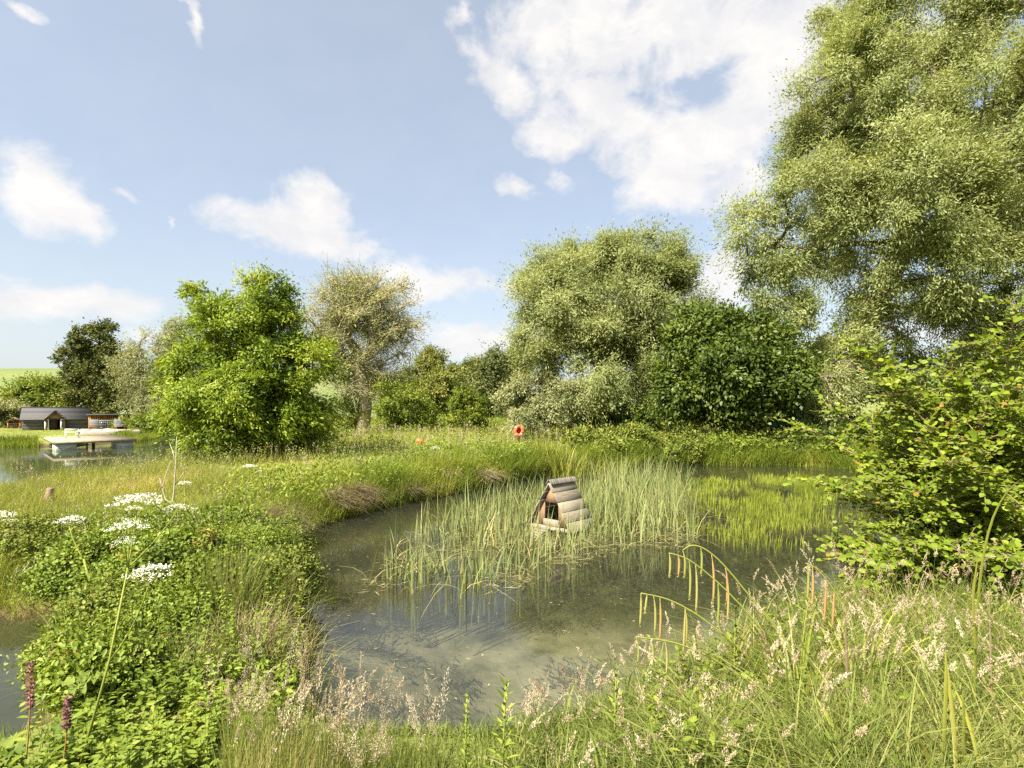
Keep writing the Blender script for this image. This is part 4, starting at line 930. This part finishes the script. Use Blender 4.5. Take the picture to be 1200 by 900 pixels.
sedge('pendulous sedge with three arching stems of drooping spikes over the pond', (X(935, 2.75), 2.75, .42), [
    ([(938,782),(913,735),(882,704),(848,660),(826,642),(810,637),(800,645)], [(803,648,680),(818,646,680),(834,655,714),(846,665,730),(852,672,716)]),
    ([(919,770),(880,722),(845,685),(807,654),(784,648)], [(786,650,678),(798,649,674),(806,655,702),(812,658,716),(837,681,732)]),
    ([(888,782),(851,745),(813,717),(782,701),(751,695)], [(748,700,740),(756,696,718),(765,698,744),(774,700,752),(798,712,768),(803,715,760)]),
    ([(880,800),(830,768),(790,752),(745,746)], [(748,748,780),(766,750,782),(782,754,796)])], rg, 2.8)
sedge('pendulous sedge with one arching stem in front of the hazel', (X(1012, 2.9), 2.9, .45), [([(1003,760),(991,713),(969,679),(955,664),(944,660)], [(947,662,706),(952,663,712),(966,680,732),(975,690,735)])], rg, 2.95, 40, .6)
def strap_plant(name, label, strips, Y, mat):
    """long strap leaves along given lines, each a folded ribbon"""
    a = Acc()
    for pts, w, r in strips:
        q = np.array([P(x, y, Y+dy) for x, y, dy in pts]); n = 14; s = np.linspace(0, len(q)-1, n); c = np.stack([np.interp(s, np.arange(len(q)), q[:, k]) for k in range(3)], 1)
        for _ in range(2): c[1:-1] = (c[:-2]+2*c[1:-1]+c[2:])/4
        t = np.linspace(0, 1, n); hw = w*.5*np.minimum(1, (1-t)*3.0)**.6*(.8+.2*np.minimum(t*4, 1)); sd_ = np.array([.93, .36, 0]); up = np.array([.1, -.35, 0])
        V = np.stack([c-sd_*hw[:, None], c+up*hw[:, None], c+sd_*hw[:, None]], 1).reshape(-1, 3); i = np.arange(n-1)[:, None]*3
        a.add(V, [i+np.array([[0, 1, 4, 3]]), i+np.array([[1, 2, 5, 4]])], r)
    p0 = P(*strips[0][0][0][:2], Y); o = a.build(name, mat, origin=p0); return tag(o, label, 'waterside plant')
strap_plant('reed_stem', 'tall single reed stem with curved leaf tip near the right frame edge', [([(1141,905,0),(1142,800,.02),(1144,720,.03),(1150,660,.05),(1160,610,.08),(1178,575,.10),(1198,560,.12)], .020, .55), ([(1143,760,0),(1140,700,-.02),(1146,650,-.02)], .018, .75),
    ([(1146,700,.0),(1166,735,.04),(1168,760,.06)], .010, .35)], 2.3, M['sword'])
strap_plant('reed_stem', 'brown mottled dead reed stalk right of the pendulous sedge', [([(996,905,0),(994,820,0),(992,760,.01),(990,722,.01)], .020, .5)], 2.35, M['straw'])
strap_plant('reed_stem', 'thin brown dead reed stalk beside the tall reed stem', [([(1166,905,0),(1162,800,.0),(1160,730,.02),(1159,690,.02)], .013, .6)], 2.5, M['straw'])
strap_plant('sword_plant', 'group of upright yellow green strap leaves at the bottom right', [([(1104,915,0),(1107,850,0),(1109,800,.02),(1108,770,.04)], .022, .7), ([(1122,915,0),(1118,850,.02),(1112,800,.03),(1107,762,.06)], .020, .95), ([(1128,915,.05),(1130,850,.06),(1128,805,.08)], .018, .45),
    ([(1150,915,0),(1142,870,.03),(1130,830,.08),(1118,805,.12)], .018, .8), ([(1095,915,0),(1085,880,-.02),(1075,868,-.06),(1064,872,-.1)], .022, .75)], 1.9, M['sword'])
strap_plant('sword_plant', 'dark upright strap leaf pair left of the mottled stalk', [([(922,915,0),(923,850,0),(922,790,.02),(921,768,.03)], .014, .15), ([(1070,915,.1),(1065,860,.1),(1058,820,.12)], .014, .3)], 2.2, M['sword'])
strap_plant('sword_plant', 'wide arching strap leaves at the bottom between stalk and strap leaf group', [([(1000,915,0),(985,870,.02),(970,840,.04),(955,815,.08)], .018, .8), ([(990,915,0),(1000,872,.0),(1018,845,.02),(1040,838,.03)], .016, .9), ([(960,915,0),(940,890,.02),(915,885,.05),(890,893,.06)], .016, .95)], 2.0, M['sword'])

# ---------------------------------------------------------------- grass, reeds, water plants (uncountable)
def wedge(n, y0, y1, a, p0=-260, p1=1460):
    """points spread over the view's ground between two distances, denser nearby (density ~ Y**-a)"""
    u = RNG.random(n); k = 2-a
    Y = (y0**k+u*(y1**k-y0**k))**(1/k) if abs(k) > 1e-3 else y0*(y1/y0)**u
    return X(RNG.uniform(p0, p1, n), Y), Y
def lean_dirs(n, wx=.35, wy=-.1):
    return nrm(RNG.normal(size=(n, 2))+np.array([wx, wy]))
def rnd(n, x, y, s=1.2, seed=1, mu=.45, amp=.5, sd_=.16):
    return np.clip(mu+amp*(vnoise(x, y, s, seed)-.5)+RNG.normal(size=n)*sd_, 0, 1)
def stuff(a, name, mat, label, cat='grass'):
    return tag(a.build(name, mat), label, cat, kind='stuff')
PXY = lambda x, y: 600+F*x/y

def meadow():
    x, y = wedge(190000, 12, 75, 1.55); d = wdist(x, y); ok = d > .15; x, y, d = x[ok], y[ok], d[ok]; n = len(x)
    cl = vnoise(x, y, 2.2, 11)*.6+vnoise(x, y, .7, 12)*.4
    h = (.22+.45*cl)*RNG.uniform(.6, 1.2, n)*(1-.8*sstep(-20, -26, x)*sstep(60, 52, y)); w = .0085*np.maximum(1, y/13)
    a = Acc(); b = np.stack([x, y, ground_h(x, y)], 1)
    a.blades(b, h, w, lean_dirs(n), RNG.uniform(.1, .8, n), 2, rnd(n, x, y, 3, 13, .48, .7)); stuff(a, 'meadow_grass', M['meadow'], 'tall pale seeding meadow grass behind the pond')
    # loose clumps of taller herbs
    m = 2600; x, y = wedge(m, 13, 60, 1.4); ok = (wdist(x, y) > .3) & ((x > -21) | (y > 56)); x, y = x[ok], y[ok]; m = len(x); z = ground_h(x, y); s = np.maximum(1, y/16)
    k = np.repeat(np.arange(m), 26); n = len(k); c = np.stack([x[k]+RNG.normal(size=n)*.16*s[k], y[k]+RNG.normal(size=n)*.16, z[k]+RNG.uniform(.1, .55, n)*(.6+.8*vnoise(x[k], y[k], 1, 4))], 1)
    a = Acc(); a.leaves(c, rdir(n)+[0, 0, .3], nrm(RNG.normal(size=(n, 3))*.6+[0, 0, 1]), .075*s[k], .032*s[k], .2, False, rnd(n, x[k], y[k], 2, 3)); stuff(a, 'meadow_herbs', M['scrub'], 'leafy herbs scattered through the meadow grass', 'herbs')
meadow()
def bank():
    x, y = wedge(150000, 4.6, 13.5, 1.3, -320, 760); d = wdist(x, y); px = PXY(x, y)
    ok = (d > .06) & (x < 1) & ~((y < 6.0) & (px > 20)); x, y, d = x[ok], y[ok], d[ok]; n = len(x)
    h = (.16+.26*vnoise(x, y, 1.1, 21)+.12*sstep(9, 12, y))*RNG.uniform(.6, 1.25, n); a = Acc()
    a.blades(np.stack([x, y, ground_h(x, y)], 1), h, .0065*np.maximum(1, y/8), lean_dirs(n), RNG.uniform(.15, .9, n), 2, rnd(n, x, y, 1.5, 22, .55, .7)); stuff(a, 'bank_grass', M['meadow'], 'bright grass on the bank between pond and lake')
    # seed heads of the bank grass
    m = 3400; x, y = wedge(m, 5.5, 30, 1.3, -250, 1000); ok = (wdist(x, y) > .3) & ((x > -20) | (y < 20)); x, y = x[ok], y[ok]; m = len(x); z = ground_h(x, y); hh = RNG.uniform(.35, .62, m); ln = lean_dirs(m); a = Acc()
    top = np.stack([x+ln[:, 0]*.12*hh, y+ln[:, 1]*.12*hh, z+hh], 1); s = np.maximum(1, y/9)
    a.segs(np.stack([x, y, z], 1), top, .0018*s, .0012*s, 3, np.full(m, .3)); k = np.repeat(np.arange(m), 10); n = len(k)
    a.leaves(top[k]+RNG.normal(size=(n, 3))*np.array([.012, .012, .045])*s[k][:, None]**.5, rdir(n)*.5+[0, 0, 1], rdir(n), .022*s[k], .007*s[k], .2, False, RNG.random(n)); stuff(a, 'seeding_bank_grass', M['panicle'], 'pale seed heads over the bank grass')
bank()
def shore(poly, t0, t1, n, cond):
    """random points along an outline with their outward direction"""
    p = poly; q = np.roll(p, -1, 0); L = np.linalg.norm(q-p, axis=1); i = RNG.choice(len(p), n, p=L/L.sum()); t = RNG.random(n)[:, None]; m = p[i]*(1-t)+q[i]*t
    e = q[i]-p[i]; nn = np.stack([e[:, 1], -e[:, 0]], 1); nn /= np.linalg.norm(nn, axis=1, keepdims=True)
    A = .5*np.sum(p[:, 0]*q[:, 1]-q[:, 0]*p[:, 1]); nn *= 1 if A > 0 else -1
    m = m+nn*RNG.uniform(t0, t1, n)[:, None]; ok = cond(m[:, 0], m[:, 1]); return m[ok, 0], m[ok, 1], nn[ok]
def edges():
    far = lambda x, y: (y > 6.8) & ((x < 7.5) | (y > 10))
    # lush tall growth above the far shore
    x, y, nn = shore(POND, -.10, 1.5, 100000, far); n = len(x); h = (.42+.42*vnoise(x, y, .9, 31)+.12*sstep(9, 15, y))*(.75+.25*sstep(7.5, 9.5, y))*RNG.uniform(.6, 1.15, n); a = Acc()
    ln = nrm(-nn*.55+RNG.normal(size=(n, 2))*.8); a.blades(np.stack([x, y, np.maximum(ground_h(x, y), -.05)], 1), h*(.7+.6*vnoise(x, y, .28, 30)), .009*np.maximum(1, y/10), ln, RNG.uniform(.1, .75, n), 3, rnd(n, x, y, .8, 32, .5, .7)); stuff(a, 'lush_bank_grass', M['lushgrass'], 'lush tall grass overhanging the far pond shore')
    x, y, nn = shore(POND, .1, 2.2, 52000, lambda x, y: far(x, y) & (vnoise(x, y, 1.3, 33) > .36)); n = len(x); c = np.stack([x, y, ground_h(x, y)+RNG.uniform(.02, .62, n)*(.5+.9*vnoise(x, y, 1.1, 34))], 1); s = np.maximum(1, y/11)
    a = Acc(); a.leaves(c, rdir(n)+[0, 0, .1], nrm(RNG.normal(size=(n, 3))*.6+[0, -.2, 1]), .07*s*RNG.uniform(.7, 1.3, n), .032*s, .2, True, rnd(n, x, y, .7, 35, .5, .7)); stuff(a, 'bank_herbs', M['nettle'], 'leafy nettles and herbs along the far pond shore', 'herbs')
    # dead grass hanging to the water
    x, y, nn = shore(POND, -.02, .40, 26000, lambda x, y: far(x, y) & (vnoise(x, y, .55, 36) > .56) & (x < 3)); n = len(x); h = RNG.uniform(.15, .48, n); a = Acc()
    b = np.stack([x, y, np.maximum(ground_h(x, y), .0)+.10+RNG.uniform(0, .16, n)], 1); a.blades(b, h, .008*np.maximum(1, y/9), nrm(-nn+RNG.normal(size=(n, 2))*.45), RNG.uniform(1.0, 2.2, n), 3, rnd(n, x, y, .5, 37, .5, .8)); stuff(a, 'dead_bank_grass', M['straw'], 'straw coloured dead grass hanging over the far shore')
    x, y, nn = shore(POND, -.05, .9, 30000, lambda x, y: (y < 7.2) & (x > -3.4) & (x < -1.0) & (y > 3.4)); n = len(x); a = Acc()
    a.blades(np.stack([x, y, np.maximum(ground_h(x, y), -.05)], 1), RNG.uniform(.15, .5, n), .0055, nrm(-nn*.5+RNG.normal(size=(n, 2))), RNG.uniform(.2, 1.4, n), 3, rnd(n, x, y, .6, 38, .6, .9)); stuff(a, 'islet_grass', M['grass'], 'grass along the islet shore')
    x, y, nn = shore(INLET, -.03, .5, 15000, lambda x, y: (x > -7) & (y > 3.6)); n = len(x); a = Acc()
    a.blades(np.stack([x, y, np.maximum(ground_h(x, y), -.04)], 1), RNG.uniform(.10, .32, n), .0055, nrm(-nn*.6+RNG.normal(size=(n, 2))), RNG.uniform(.2, 1.3, n), 3, rnd(n, x, y, .5, 88, .45, .8)); stuff(a, 'inlet_grass', M['lushgrass'], 'grass fringing the small inlet')
    # lake margin in front of the cabin
    x, y, nn = shore(LAKE, -1.0, .9, 150000, lambda x, y: (y > 27) & (x > -52)); t_ = np.clip(((x+20.75)*-.69+(y-27.7)*.72), 0, 7); ok = np.hypot(x+20.75+.69*t_, y-27.7-.72*t_) > 1.9; x, y = x[ok], y[ok]; n = len(x); a = Acc()
    a.blades(np.stack([x, y, np.maximum(ground_h(x, y), -.05)], 1), RNG.uniform(.28, .58, n), .03, lean_dirs(n), RNG.uniform(.05, .5, n), 2, rnd(n, x, y, 2, 39, .5, .7)); stuff(a, 'lake_reeds', M['lushgrass'], 'green reeds along the far lake shore', 'reeds')
    x, y, nn = shore(LAKE, -.25, .9, 50000, lambda x, y: (y < 27) & (x > -22)); n = len(x); a = Acc()
    a.blades(np.stack([x, y, np.maximum(ground_h(x, y), -.05)], 1), RNG.uniform(.2, .48, n)*(.6+.8*vnoise(x, y, 1.2, 41)), .011*np.maximum(1, y/13), lean_dirs(n), RNG.uniform(.1, .8, n), 2, rnd(n, x, y, 1.5, 40, .6, .7)); stuff(a, 'lakeside_grass', M['meadow'], 'tall grass along the near lake shore')
edges()

def reedbed():
    poly = np.array([W(*p) for p in [(428,688),(470,704),(520,690),(560,700),(610,688),(655,668),(700,652),(740,640),(800,644),(812,612),(800,585),(750,572),(705,578),(660,592),(600,592),(555,600),(500,625),(450,655)]])
    n = 6800; lo, hi = poly.min(0), poly.max(0); x = RNG.uniform(lo[0], hi[0], n); y = RNG.uniform(lo[1], hi[1], n); s = sdf(x, y, poly)
    den = .12+1.5*vnoise(x, y, .45, 51)**1.8*sstep(-.0, -.6, s)+.25*sstep(7, 9, y); ok = (s < .08+.3*(vnoise(x, y, .3, 52)-.5)) & (RNG.random(n) < den) & ~((np.abs(x-.72) < .5) & (np.abs(y-8.75) < .45))
    x, y = x[ok], y[ok]; n = len(x); a = Acc(); h = (.34+.26*vnoise(x, y, .9, 53)+.25*sstep(6.5, 9.5, y)+.30*sstep(1.0, 2.2, x))*RNG.uniform(.6, 1.2, n)
    a.blades(np.stack([x, y, np.full(n, -.12)], 1), h+.12, .023*RNG.uniform(.7, 1.25, n), lean_dirs(n, .25, 0), RNG.uniform(.02, .42, n)**1.0, 4, rnd(n, x, y, .5, 54, .48, .5, .2), sink=.3); 
    m = 500; i = RNG.choice(n, m); a.blades(np.stack([x[i], y[i], np.full(m, -.03)], 1), RNG.uniform(.3, .7, m), .012, lean_dirs(m), RNG.uniform(1.0, 2.4, m), 5, np.clip(RNG.normal(.9, .15, m), 0, 1))
    stuff(a, 'reeds', M['reed'], 'grey green reed blades standing in the pond around the duck house', 'reeds')
    # raft of dead stems and yellow weed at the reeds' feet
    n = 15000; x = RNG.uniform(lo[0], hi[0], n); y = RNG.uniform(lo[1], hi[1], n); s = sdf(x, y, poly); ok = (s < .12) & (vnoise(x, y, .5, 55)+.35*sstep(0, 1.2, x)-.10*(x < -.6) > .52); x, y = x[ok], y[ok]; n = len(x); a = Acc()
    d = rdir(n)*np.array([1, 1, .10]); a.leaves(np.stack([x, y, RNG.uniform(.004, .05, n)], 1), d, nrm(RNG.normal(size=(n, 3))*.3+[0, 0, 1]), RNG.uniform(.06, .22, n), .009, .1, False, RNG.random(n)); stuff(a, 'floating_stems', M['debris'], 'raft of yellowed dead stems floating among the reeds', 'floating stems')
reedbed()
def waterweed():
    poly = np.array([W(*p) for p in [(800,600),(815,640),(870,650),(930,640),(985,625),(1000,590),(990,565),(940,556),(880,560),(820,565),(790,575)]])
    n = 17000; lo, hi = poly.min(0), poly.max(0); x = RNG.uniform(lo[0], hi[0], n); y = RNG.uniform(lo[1], hi[1], n); s = sdf(x, y, poly)
    f = vnoise(x, y*.6, .9, 61)*.6+vnoise(x, y, .35, 62)*.4; ok = (RNG.random(n) < sstep(.3, -1.3, s+1.6*(vnoise(x, y, .7, 63)-.5))) & (f > .40); x, y = x[ok], y[ok]; n = len(x); a = Acc(); h = RNG.uniform(.06, .24, n)*(.6+.7*vnoise(x, y, .8, 64))
    b = np.stack([x, y, np.full(n, -.04)], 1); a.blades(b, h+.04, .016*np.maximum(1, y/9), lean_dirs(n), RNG.uniform(0, .3, n), 2, rnd(n, x, y, .7, 65, .5, .5)); a.blades(b+[.004, .004, 0], h*.9+.04, .014, lean_dirs(n), RNG.uniform(0, .3, n), 2, rnd(n, x, y, .7, 65, .5, .5))
    stuff(a, 'water_plants', M['weed'], 'yellow green water shoots standing close together in the right of the pond', 'water plants')
    # drowned weed in drifts that trail one way
    n = 60000; x = RNG.uniform(-2.3, 4.5, n); y = RNG.uniform(3.4, 8.5, n); dn = vnoise(x*1.0+y*.6, y*1.5, .75, 66)*.65+vnoise(x, y, .22, 67)*.35; ok = (sdf(x, y, POND) < -.3) & (RNG.random(n) < sstep(.50, .80, dn)*.5); x, y, dn = x[ok], y[ok], dn[ok]; n = len(x); g = ground_h(x, y)
    c = np.stack([x, y, np.minimum(g+RNG.uniform(.01, .26, n)*sstep(.45, .8, dn), -.03)], 1); an = .5+2.6*vnoise(x, y, .9, 68)+RNG.normal(size=n)*.5; a = Acc()
    a.leaves(c, np.stack([np.cos(an), np.sin(an), RNG.uniform(-.1, .4, n)], 1), rdir(n), RNG.uniform(.05, .15, n), .012, .2, False, RNG.random(n)); stuff(a, 'drowned_weed', M['subweed'], 'dark drifts of weed under the pond surface', 'water weed')
    # bits floating on the open water
    n = 420; x, y = wedge(n, 3.3, 12, 1.2, 330, 1000); ok = sdf(x, y, POND) < -.05; x, y = x[ok], y[ok]; n = len(x); a = Acc(); an = RNG.uniform(0, 6.28, n)
    a.leaves(np.stack([x, y, np.full(n, .004)], 1), np.stack([np.cos(an), np.sin(an), 0*an], 1), np.array([[0, 0, 1.]]*n), RNG.uniform(.01, .06, n), RNG.uniform(.006, .02, n), .02, False, RNG.random(n)); stuff(a, 'floating_leaves', M['debris'], 'small dead leaves floating on the open water', 'floating leaves')
waterweed()

def near_bank():
    # green undergrowth of the near bank
    x, y = wedge(110000, 1.35, 5.6, 1.0, -200, 1500); d = wdist(x, y); px = PXY(x, y); tall = sstep(520, 1000, px)
    ok = (d > .03) & ((y < 3.6) | (px > 620)) & (RNG.random(len(x)) < .25+.75*sstep(200, 620, px)) & (sdf(x, y, POND) < 2.6); x, y, px, tall = x[ok], y[ok], px[ok], tall[ok]; n = len(x)
    h = (.09+.39*tall)*(.55+.8*vnoise(x, y, .4, 71))*RNG.uniform(.6, 1.2, n); a = Acc()
    a.blades(np.stack([x, y, ground_h(x, y)], 1), h, .0052*RNG.uniform(.6, 1.5, n), lean_dirs(n, -.1, .1), RNG.uniform(.15, 1.2, n), 4, rnd(n, x, y, .5, 72, .42, .6)); stuff(a, 'near_grass', M['grass'], 'green grass of the near bank at the bottom')
    # nettles and herbs at the lower left
    m = 1000; x, y = wedge(m, 1.55, 3.7, .8, -160, 340); ok = (wdist(x, y) > .02) & ((y < 2.35) | (PXY(x, y) > 75)); x, y = x[ok], y[ok]; m = len(x); z = ground_h(x, y); hh = RNG.uniform(.05, .24, m)*(.6+.8*vnoise(x, y, .5, 81)); nl = 18; k = np.repeat(np.arange(m), nl); n = len(k); t = RNG.random(n); an = RNG.uniform(0, 6.28, n)
    a = Acc(); c = np.stack([x[k]+RNG.normal(size=n)*.012, y[k]+RNG.normal(size=n)*.012, z[k]+hh[k]*(.2+.8*t)], 1)
    a.leaves(c, np.stack([np.cos(an), np.sin(an), RNG.uniform(-.2, .6, n)], 1), nrm(RNG.normal(size=(n, 3))*.35+[0, 0, 1]), .058*(1.2-.6*t)*RNG.uniform(.7, 1.2, n), .026*(1.2-.6*t), .16, True, rnd(n, x[k], y[k], .4, 73, .5, .6))
    a.segs(np.stack([x, y, z], 1), np.stack([x, y, z+hh], 1), .002, .0012, 4, np.full(m, .3)); stuff(a, 'nettles', M['nettle'], 'low nettles and herbs at the bottom left', 'herbs')
    # weeds and grass that grow through the brambles of the islet
    n = 4200; y = RNG.uniform(3.3, 7.2, n); x = X(RNG.uniform(-60, 370, n), y); ok = (wdist(x, y) > .05) & (vnoise(x, y, .5, 91) > .42); x, y = x[ok], y[ok]; n = len(x); a = Acc()
    a.blades(np.stack([x, y, ground_h(x, y)], 1), RNG.uniform(.25, .62, n), .0055, lean_dirs(n), RNG.uniform(.1, .9, n), 4, rnd(n, x, y, .5, 92, .5, .7)); stuff(a, 'bramble_grass', M['grass'], 'thin grass growing up through the islet brambles')
    m = 520; y = RNG.uniform(3.3, 6.8, m); x = X(RNG.uniform(-40, 360, m), y); ok = (wdist(x, y) > .1); x, y = x[ok], y[ok]; m = len(x); z = ground_h(x, y); hh = RNG.uniform(.28, .62, m); k = np.repeat(np.arange(m), 22); n = len(k); t = RNG.random(n)**.7; an = RNG.uniform(0, 6.28, n); lx = RNG.normal(size=m)*.12; a = Acc()
    c = np.stack([x[k]+lx[k]*hh[k]*t+RNG.normal(size=n)*.006, y[k]+RNG.normal(size=n)*.006, z[k]+hh[k]*t], 1); a.leaves(c, np.stack([np.cos(an), np.sin(an), RNG.uniform(-.5, .4, n)], 1), nrm(RNG.normal(size=(n, 3))*.4+[0, -.1, 1]), .055*(1.15-.75*t)*RNG.uniform(.7, 1.2, n), .020*(1.15-.6*t), .16, True, rnd(n, x[k], y[k], .3, 93, .55, .6))
    a.segs(np.stack([x, y, z], 1), np.stack([x+lx*hh, y, z+hh], 1), .0022, .0012, 4, np.full(m, .3)); stuff(a, 'islet_nettles', M['nettle'], 'nettles standing among the islet brambles', 'herbs')
    # leafy herbs through the right bank
    m = 520; x, y = wedge(m, 1.9, 4.8, .8, 760, 1400); ok = (wdist(x, y) > .05); x, y = x[ok], y[ok]; m = len(x); z = ground_h(x, y); hh = RNG.uniform(.1, .45, m); k = np.repeat(np.arange(m), 14); n = len(k); t = RNG.random(n); an = RNG.uniform(0, 6.28, n)
    a = Acc(); c = np.stack([x[k]+RNG.normal(size=n)*.015, y[k]+RNG.normal(size=n)*.015, z[k]+hh[k]*(.2+.8*t)], 1)
    a.leaves(c, np.stack([np.cos(an), np.sin(an), RNG.uniform(-.1, .7, n)], 1), nrm(RNG.normal(size=(n, 3))*.35+[0, 0, 1]), .06*(1.2-.6*t), .02, .16, True, RNG.random(n)); stuff(a, 'bank_weeds', M['bush'], 'small leafy weeds among the grass of the right bank', 'herbs')
    # dense pinkish seed heads on the right
    def heads(n, p0, p1, y0, y1, hmul, name, label, L, nsp, airy):
        x, y = wedge(n, y0, y1, .9, p0, p1); d = wdist(x, y); ok = (d > .04) & (vnoise(x, y, .45, 74) > .28); x, y = x[ok], y[ok]; n = len(x); z = ground_h(x, y); px = PXY(x, y); h = hmul(px)*RNG.uniform(.65, 1.12, n)
        ln = nrm(RNG.normal(size=(n, 2))+np.array([.5, .1])); bd = RNG.uniform(.05, .45, n)*(1 if not airy else .5); a = Acc(); seg = 6; P_ = []
        for i in range(seg+1):
            t = i/seg; P_.append(np.stack([x+ln[:, 0]*h*bd*t*t*.6, y+ln[:, 1]*h*bd*t*t*.6, z+h*(t-.28*bd*t**3)], 1))
        for i in range(seg): a.segs(P_[i], P_[i+1], .0013-.0001*i, .0012-.0001*i, 3, np.full(n, .35))
        sg = Acc(); top = P_[-1]; ax = nrm(P_[-1]-P_[-2]); k = np.repeat(np.arange(n), nsp); m = len(k); t = RNG.random(m); an = RNG.uniform(0, 6.28, m); hl = L*RNG.uniform(.5, 1.55, n)[k]
        prof = (np.sin(np.clip(t, .02, .98)*math.pi)**.6)*(1.25-t)*(.030 if airy else .0125)*RNG.random(m)**.5*RNG.uniform(.6, 1.3, n)[k]
        o = np.stack([np.cos(an)*prof, np.sin(an)*prof, 0*an], 1); c = top[k]-ax[k]*(hl*.15)[:, None]+ax[k]*(t*hl)[:, None]+o; c[:, :2] += ln[k]*(t**2*hl*bd[k]*.9)[:, None]; c[:, 2] -= t**2*hl*bd[k]*.5
        d_ = nrm(ax[k]*1.0+o*(30 if airy else 45)+RNG.normal(size=(m, 3))*.35); sg.leaves(c, d_, rdir(m), (.0085 if not airy else .0065)*RNG.uniform(.7, 1.4, m), .0036 if not airy else .0026, .2, False, np.clip(RNG.normal(.5, .22, n)[k]+RNG.normal(size=m)*.15, 0, 1))
        if airy:
            b0 = top[k]-ax[k]*(hl*.15)[:, None]+ax[k]*(t*hl*.92)[:, None]; sel = RNG.random(m) < .35; sg.segs(b0[sel], c[sel], .00035, .0003, 3, .4)
        sg.V += []; a2 = stuff(a, 'flowering_grass_stems', M['grass'], 'thin stems of '+label); return stuff(sg, name, M['panicle'], label)
    x, y = wedge(5200, 1.7, 4.6, .9, 600, 1450); ok = (wdist(x, y) > .04); x, y = x[ok], y[ok]; n = len(x); px = PXY(x, y); a = Acc(); a.blades(np.stack([x, y, ground_h(x, y)], 1), RNG.uniform(.5, 1.15, n)*(.26+.42*sstep(620, 960, px)), .0125*RNG.uniform(.35, 1.35, n), lean_dirs(n, -.2, -.2), RNG.uniform(.2, 1.3, n), 6, rnd(n, x, y, .4, 76, .6, .6)); stuff(a, 'long_grass', M['grass'], 'long arching green and straw blades of the right bank')
    heads(800, 590, 1420, 1.75, 4.4, lambda p: .24+.38*sstep(560, 960, p), 'pinkish_seed_heads', 'soft pinkish grass flower heads covering the right bank', .085, 85, False)
    heads(46, 268, 545, 1.9, 2.5, lambda p: .36+.16*sstep(420, 300, p), 'airy_seed_heads', 'airy tan grass panicles in front of the pond at lower left', .17, 190, True)
    heads(46, 235, 420, 1.9, 2.5, lambda p: .46+0*p, 'slim_seed_heads', 'slim pinkish grass spikes at the islet front', .12, 90, False)
    x, y = wedge(4200, 1.7, 2.6, .8, 262, 520); ok = wdist(x, y) > .02; x, y = x[ok], y[ok]; n = len(x); a = Acc(); a.blades(np.stack([x, y, ground_h(x, y)], 1), RNG.uniform(.5, 1.1, n)*(.16+.28*sstep(480, 300, PXY(x, y))), .0036, lean_dirs(n), RNG.uniform(.03, .4, n), 4, rnd(n, x, y, .4, 75, .6, .4)); stuff(a, 'upright_grass', M['grass'], 'upright yellow green grass stems in front of the pond at lower left')
near_bank()
